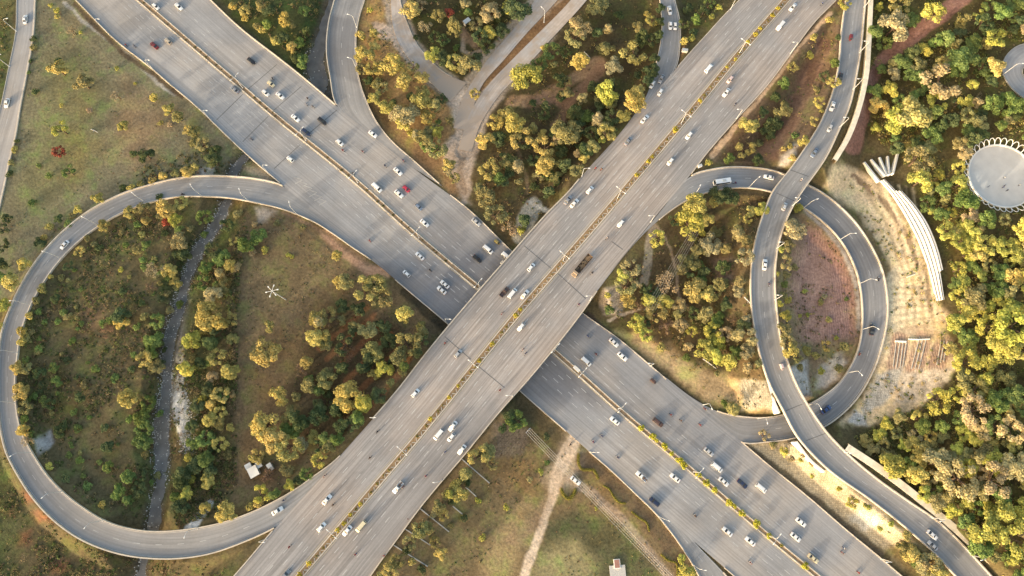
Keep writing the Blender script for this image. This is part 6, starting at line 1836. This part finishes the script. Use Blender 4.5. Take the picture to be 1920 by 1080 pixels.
# fill-in trees where the photo's cover is thick and irregular
FILL = [(34, [(560, 590), (690, 560), (800, 640), (790, 690), (660, 830), (590, 880), (500, 900), (480, 850), (560, 740)], 'DDOOGTW'),
        (44, [(1000, 190), (1100, 100), (1225, 60), (1205, 180), (1110, 290), (1040, 360), (905, 410), (905, 300), (940, 250)], 'DDOOGTD'),
        (20, [(1170, 560), (1300, 480), (1390, 400), (1400, 620), (1330, 700), (1230, 640)], 'OTDDGO'),
        (14, [(690, 110), (730, 110), (830, 200), (830, 300), (790, 300), (700, 200)], 'OYTOG'),
        (16, [(330, 560), (440, 480), (440, 700), (420, 900), (350, 960), (335, 900), (365, 740)], 'GDOGY')]
for n_, poly, codes in FILL:
    k_ = 0; Pf = np.asarray(poly, float)
    while k_ < n_:
        px, py = random.uniform(Pf[:, 0].min(), Pf[:, 0].max()), random.uniform(Pf[:, 1].min(), Pf[:, 1].max())
        if not inside(poly, np.array([px]), np.array([py]))[0]:
            continue
        k_ += 1; add_tree(px, py, random.choice([15, 17, 19, 21, 24, 27]), random.choice(codes))
# low bushes inside the left loop
nb = 0
while nb < 105:
    px, py = random.uniform(30, 400), random.uniform(385, 985)
    if not inside([(35, 650), (60, 570), (140, 475), (240, 405), (380, 378), (410, 390), (350, 510), (315, 620), (300, 740), (300, 900), (282, 980), (200, 972), (100, 890), (42, 800)], np.array([px]), np.array([py]))[0]:
        continue
    edge = min(abs(px - 40 - max(0, abs(py - 700) - 120) * .35) / 110, abs(310 - px) / 70, 1.6)
    if random.random() < edge * .6:
        continue
    c_ = random.choice('GGDDOOG'); dp = random.choice((8, 9, 10, 12, 13, 15))
    add_tree(px, py, dp, c_, 'bush', 'bush', 'low bushes inside the left loop', f'low {TC[c_][0]} scrub bush inside the left loop ramp'); nb += 1

# shrubs of the lower highway median
for px, py, dpx in ((1203, 802, 14), (1223, 818, 15), (1245, 838, 16), (1273, 861, 16), (1283, 872, 17), (1310, 892, 14), (1325, 907, 16), (1340, 920, 15), (1367, 941, 16), (1377, 950, 10), (1391, 961, 16), (1418, 983, 17), (1466, 1022, 8), (1508, 1061, 16), (1443, 1005, 13), (1232, 826, 10), (1260, 850, 10)):
    p, i = Rm.place(px, py, .8); cm = random.choice(STY['bush'])[1]; o = link('median_shrub', cm); o.color = (.56, .52, .06, 1) if dpx > 9 else (.34, .30, .07, 1)
    k = dpx * .115; o.location = (p[0], p[1], p[2] - .05); o.scale = (k, k, k * 1.15); o.rotation_euler = (0, 0, random.uniform(0, 6))
    tag(o, 'yellow green shrub in the row along the lower highway median', 'shrub', 'shrubs on the lower highway median')
tot = Rm.s[-1]; u = 10.0
while u < tot * .56:
    i = int(np.searchsorted(Rm.s, u)); c = Rm.C[i] + np.random.default_rng(i).normal(size=3) * .25
    if random.random() < .6:
        o = link('median_shrub', random.choice(STY['bush'])[1]); o.color = (.14, .13, .05, 1); k = random.uniform(.35, .75); o.location = (c[0], c[1], Rm.z[i] - .05); o.scale = (k, k, k * .9)
        tag(o, 'low olive shrub on the lower highway median left of the flyover', 'shrub', 'low shrubs on the upper median')
    u += random.uniform(2.2, 6)
tot = Rf.s[-1]; u = 8.0
while u < tot - 5:
    i = int(np.searchsorted(Rf.s, u)); c = Rf.C[i]; on_bridge = 0.40 < u / tot < 0.585
    o = link('median_shrub', random.choice(STY['bush'])[1]); big = random.random() < .45 and not on_bridge
    o.color = (*(np.array((.55, .46, .07) if big else (.28, .24, .08)) * random.uniform(.8, 1.2)), 1)
    k = random.uniform(1.0, 1.5) if big else random.uniform(.55, .85)
    if on_bridge:
        k *= .55
    o.location = (c[0] + random.uniform(-.3, .3), c[1] + random.uniform(-.3, .3), Rf.z[i] - .03); o.scale = (k, k, k * 1.1); o.rotation_euler = (0, 0, random.uniform(0, 6))
    if big:
        tag(o, 'bright yellow green shrub in the flyover median planter', 'shrub', 'bright shrubs on the flyover median')
    else:
        tag(o, 'low olive shrub in the flyover median planter', 'shrub', 'low shrubs on the flyover median')
    u += random.uniform(2.6, 5.5)

# ---- the wood on the hill
FOREST = [(1642, 118), (1700, 92), (1760, 60), (1815, 12), (1850, -40), (1990, -40), (1990, 1140), (1900, 1110), (1850, 1035), (1780, 968), (1700, 905), (1640, 860), (1600, 822), (1640, 800), (1700, 772), (1760, 740), (1800, 700), (1778, 640), (1795, 575), (1782, 500), (1770, 450), (1742, 390), (1700, 335), (1690, 285), (1640, 262), (1626, 235), (1636, 175)]
TOPW = [(1636, -30), (1800, -35), (1740, 25), (1690, 66), (1648, 98), (1632, 140), (1632, 60)]


def forest_code(px, py):
    r_ = random.random()
    if py < 260 and px > 1690:
        return 'G' if r_ < .42 else 'D' if r_ < .66 else 'O' if r_ < .82 else 'L' if r_ < .95 else 'T'
    if py < 260:
        return 'Y' if r_ < .3 else 'G' if r_ < .55 else 'T' if r_ < .7 else 'L' if r_ < .85 else 'O'
    if py < 420:
        return 'L' if r_ < .32 else 'O' if r_ < .55 else 'G' if r_ < .75 else 'T' if r_ < .88 else 'D'
    if py < 720:
        return 'L' if r_ < .55 else 'O' if r_ < .72 else 'Y' if r_ < .88 else 'G'
    return 'O' if r_ < .30 else 'L' if r_ < .56 else 'T' if r_ < .64 else 'Y' if r_ < .78 else 'G' if r_ < .97 else 'D'


FB = [('at the top of the wood', -60, 130), ('in the wood above the round plaza', 130, 270), ('in the wood left of the round plaza', 270, 410), ('in the wood beside the white terrace', 410, 600), ('in the wood below the white terrace', 600, 780), ('in the wood beside the lower overpass', 780, 1200)]
NAMED = [(1765, 152, 54, 'T'), (1715, 215, 58, 'Y'), (1690, 225, 46, 'L'), (1675, 52, 44, 'T'), (1750, 25, 36, 'L'), (1690, 8, 36, 'Y'), (1870, 75, 36, 'L'), (1795, 110, 40, 'G'), (1865, 125, 32, 'Y'), (1830, 555, 42, 'O'), (1815, 580, 34, 'L'), (1900, 610, 54, 'L'), (1880, 640, 44, 'L'), (1822, 770, 40, 'T'), (1870, 750, 30, 'G'), (1895, 800, 40, 'T'), (1860, 900, 42, 'T'), (1905, 870, 42, 'T'), (1880, 930, 34, 'G'), (1760, 870, 40, 'T'), (1800, 900, 46, 'T'), (1850, 990, 44, 'L'), (1900, 1010, 48, 'L'), (1840, 1020, 34, 'G'), (1720, 300, 40, 'O'), (1725, 340, 36, 'L')]
placed = []
for q in NAMED:
    placed.append(q[:3])
    add_tree(*q, style=random.choice(['broad', 'open', 'broad']), name='woodland_tree')
tries = 0; nf = 0
while nf < 268 and tries < 40000:
    tries += 1
    px, py = random.uniform(1600, 1960), random.uniform(-25, 1110)
    q = np.array([px]), np.array([py])
    if not (inside(FOREST, *q)[0] or inside(TOPW, *q)[0]):
        continue
    if math.hypot((px - 1880) / 80, (py - 328) / 82) < 1 or math.hypot(px - 1935, py - 132) < 66:
        continue
    dpx = random.choice([17, 20, 22, 25, 28, 33])
    if any(math.hypot(px - a, py - b) < .36 * (dpx + c) for a, b, c in placed):
        continue
    placed.append((px, py, dpx)); nf += 1
    code = forest_code(px, py); ph = [b[0] for b in FB if b[1] <= py < b[2]][0]; stl = random.choice(['broad', 'broad', 'open', 'broad', 'tall'])
    size = 'small' if dpx < 24 else 'large' if dpx > 30 else 'medium'
    add_tree(px, py, dpx, code, stl, 'woodland_tree', f'trees {ph}', f'{size} {TC[code][0]} leaved tree {ph}')
print('forest', nf, tries)

# number the look-alikes from the top of the photo
from collections import defaultdict
gg = defaultdict(list)
for it in tree_items:
    gg[(it[1], it[2])].append(it)
for (base, ph), L_ in gg.items():
    L_.sort(key=lambda it: it[3])
    for n_, it in enumerate(L_):
        grp = ('bushes ' if it[4] == 'bush' else 'trees ') + ph
        if len(L_) == 1:
            tag(it[0], f'{base} {ph}', it[4], grp)
        elif n_ < 20:
            tag(it[0], f'{ORD[n_]} {base} from the top {ph}', it[4], grp)
        else:
            tag(it[0], f'one of the lowest placed {base} {ph}'.replace('medium ', ''), it[4], grp)

# ---- hedges by the dirt tracks
for pts, lb, w in (([(1085, 852), (1084, 866), (1090, 879), (1102, 881), (1112, 881), (1118, 890), (1121, 897)], 'wavy yellow green hedge by the highway corner', 1.1),
                   ([(1052, 917), (1057, 928), (1066, 935), (1075, 927), (1079, 918)], 'curved yellow green hedge beside the dirt track', 1.2),
                   ([(1132, 911), (1142, 917), (1150, 930), (1160, 941), (1172, 944)], 'thin wavy green hedge along the lower highway bank', .7),
                   ([(1185, 960), (1200, 972), (1212, 980), (1217, 995)], 'thin wavy green hedge halfway down the bank', .7),
                   ([(1240, 1040), (1252, 1050), (1268, 1056), (1270, 1078)], 'thin curved hedge at the lower edge', .7)):
    q = spline(pts, 44); p = ground(q[:, 0], q[:, 1]); Q = [leaf_quads(c + (0, 0, w * .35), w * .6, 44, .30, rng) for c in p]
    Q = np.concatenate(Q); o = link('hedge', quads_mesh('hedge', Q, M['leaf'], np.clip(rng.normal(.5, .2, len(Q)), 0, 1))); o.color = (.26, .23, .05, 1); tag(o, lb, 'hedge')

# ---- ground cover nobody could count
def cover(name, label, polys, dens, rads, cols, quads, size, hk=.7, seed=1, near_stream=1.0):
    r = np.random.default_rng(seed); QQ, CC = [], []
    for poly, dk in polys:
        Pq = np.asarray(poly, float); lo, hi = Pq.min(0), Pq.max(0); n = int((hi[0] - lo[0]) * (hi[1] - lo[1]) * .05 * dens * dk)
        x, y = lo[0] + r.random(n) * (hi[0] - lo[0]), lo[1] + r.random(n) * (hi[1] - lo[1])
        ok = inside(poly, x, y); x, y = x[ok], y[ok]
        p = ground(x, y)
        # clumped: keep where a low frequency field is high
        ok0 = np.hypot(p[:, 0] - PLZ[0], p[:, 1] - PLZ[1]) > PLZ_R + 2.5; p, x = p[ok0], x[ok0]
        f = mask_at(CLUMP, p[:, 0], p[:, 1])
        ok = ~mask_at(roadmask, p[:, 0], p[:, 1]) & (mask_at(streamd, p[:, 0], p[:, 1]) > near_stream) & (r.random(len(x)) < np.clip(.5 + 1.9 * f, .06, 1))
        for c in p[ok]:
            rad = rads[0] + (rads[1] - rads[0]) * r.random() ** 2
            q = leaf_quads(c + (0, 0, rad * hk * .4), rad, quads, size, r, .3, hk); QQ.append(q)
            col = np.array(cols[r.integers(len(cols))]) * r.uniform(.7, 1.3); CC.append(col * np.clip(r.normal(1, .25, (quads, 1)), .4, 1.7))
    Q, C = np.concatenate(QQ), np.concatenate(CC)
    o = link(name, quads_mesh(name, Q, M['leafmass'], None, np.clip(C, 0, .7))); tag(o, label, 'ground cover', kind='stuff')
    print(name, len(Q))


CLUMP = vnoise(9, 77, 3)
gG, gD, gO, gY, gW, gT = (.15, .19, .06), (.075, .10, .04), (.24, .20, .09), (.44, .34, .12), (.23, .15, .09), (.34, .26, .14)
LOOPIN = [(35, 650), (60, 570), (140, 475), (240, 405), (380, 378), (410, 390), (350, 510), (315, 620), (300, 740), (300, 900), (282, 980), (200, 972), (100, 890), (42, 800)]
cover('undergrowth', 'dense low undergrowth inside and outside the left loop ramp', [(LOOPIN, 1), ([(-40, 640), (-5, 650), (0, 820), (60, 945), (180, 1032), (430, 1055), (430, 1100), (-40, 1100)], 1), ([(-40, -20), (28, -20), (10, 140), (-10, 230), (-40, 400)], .7), ([(420, 400), (470, 400), (450, 520), (445, 700), (440, 960), (330, 985), (318, 900), (322, 720), (360, 530)], 2.2), ([(280, 350), (360, 325), (430, 325), (440, 290), (360, 250), (330, 290), (250, 320), (100, 430), (40, 530), (60, 480), (180, 370)], .9)],
      .75, (.35, 1.5), [gG, gG, gD, gD, gO, gO, gW, gT], 24, .36, .75, 3, .6)
cover('dry_scrub', 'dry brown and olive scrub in the fields around the flyover', [([(480, 400), (540, 398), (650, 470), (735, 525), (835, 612), (700, 775), (600, 880), (430, 970), (450, 700)], .55), ([(560, 620), (700, 600), (800, 640), (650, 850), (540, 860)], .9), ([(65, 0), (140, 0), (520, 345), (420, 328), (270, 350), (127, 425), (40, 530), (10, 400)], .15), ([(985, 745), (1067, 818), (1060, 850), (940, 1000), (880, 1090), (700, 1090), (880, 840)], .6), ([(1090, 870), (1300, 1060), (1300, 1090), (1000, 1090), (1050, 930)], .25)],
      .40, (.2, .8), [gO, gT, gW, gG, gD], 14, .30, .5, 4)
cover('woodland_scrub', 'thick scrub under the trees around the slip road and ramps', [([(1105, -20), (1236, -20), (1240, 90), (1213, 175), (1060, 360), (960, 465), (890, 370), (905, 240), (1035, 75)], 1), ([(760, -20), (1000, -20), (962, 55), (870, 146), (806, 108)], 1.2), ([(683, -20), (733, -20), (720, 55), (850, 210), (838, 300), (868, 375), (780, 303), (690, 190)], 1.1), ([(395, -20), (605, -20), (590, 60), (578, 160), (520, 105)], 2.6), ([(1277, -20), (1390, -20), (1268, 125)], 1), ([(1560, -20), (1585, 0), (1570, 110), (1550, 197), (1500, 280), (1430, 318), (1340, 312), (1400, 215), (1490, 90)], .6), ([(1130, 570), (1240, 415), (1300, 380), (1395, 360), (1440, 365), (1405, 500), (1430, 690), (1445, 772), (1340, 762), (1250, 700)], .9), ([(1455, 400), (1520, 400), (1605, 520), (1610, 640), (1500, 755), (1460, 640)], .8)],
      .30, (.3, 1.3), [gG, gD, gO, gO, gW, gT, gY], 20, .36, .7, 5)
cover('hillside_scrub', 'golden and green scrub on the hillside and pale slope', [(FOREST, 3.0), (TOPW, 2.6), ([(1565, 310), (1625, 335), (1700, 425), (1750, 540), (1785, 640), (1800, 690), (1640, 795), (1580, 795), (1660, 640), (1672, 540), (1610, 400)], .8), ([(1395, 835), (1490, 825), (1720, 1020), (1690, 1060), (1470, 885)], .12)],
      .24, (.4, 1.6), [(.27, .29, .08), (.36, .34, .10), gO, gG, gT, gY, gY, gG], 20, .42, .8, 6)

# stones in and beside the stream
QS, r_ = MB(), random.Random(5)
ico = [(0, 0, 1), (.89, 0, .45), (.28, .85, .45), (-.72, .53, .45), (-.72, -.53, .45), (.28, -.85, .45), (.72, .53, -.45), (-.28, .85, -.45), (-.89, 0, -.45), (-.28, -.85, -.45), (.72, -.53, -.45), (0, 0, -1)]
icf = [(0, 1, 2), (0, 2, 3), (0, 3, 4), (0, 4, 5), (0, 5, 1), (1, 6, 2), (2, 7, 3), (3, 8, 4), (4, 9, 5), (5, 10, 1), (6, 7, 2), (7, 8, 3), (8, 9, 4), (9, 10, 5), (10, 6, 1), (11, 7, 6), (11, 8, 7), (11, 9, 8), (11, 10, 9), (11, 6, 10)]
for k in range(3200):
    i = r_.randrange(60, len(SW3) - 10); side = r_.choice((-1, 1, 1)); py = sp[i, 1]
    if r_.random() < .55 and not (430 < py < 900):
        continue
    off = sw[i] * (abs(r_.gauss(1.0, .25)) if r_.random() < .7 else r_.uniform(0, 1))
    p = SW3[i] + Nw[i] * off * side
    s_ = r_.choice((.09, .12, .16, .22, .3)); z = max(gh(p[0], p[1]), SB - .1)
    QS.add([(p[0] + a * s_ * r_.uniform(.8, 1.3), p[1] + b * s_ * r_.uniform(.8, 1.3), z + c * s_ * .7) for a, b, c in ico], icf)
for k in range(900):
    t = r_.random(); px = 330 + 22 * math.sin(t * 2) + r_.gauss(0, 8); py = 700 + 150 * t; p = ground(px, py); s_ = r_.choice((.1, .15, .2, .32))
    QS.add([(p[0] + a * s_, p[1] + b * s_ * r_.uniform(.7, 1.2), p[2] + c * s_ * .6) for a, b, c in ico], icf)
tag(QS.obj('stream_stones', M['stone']), 'pale stones scattered along the stream bed', 'stones', kind='stuff')
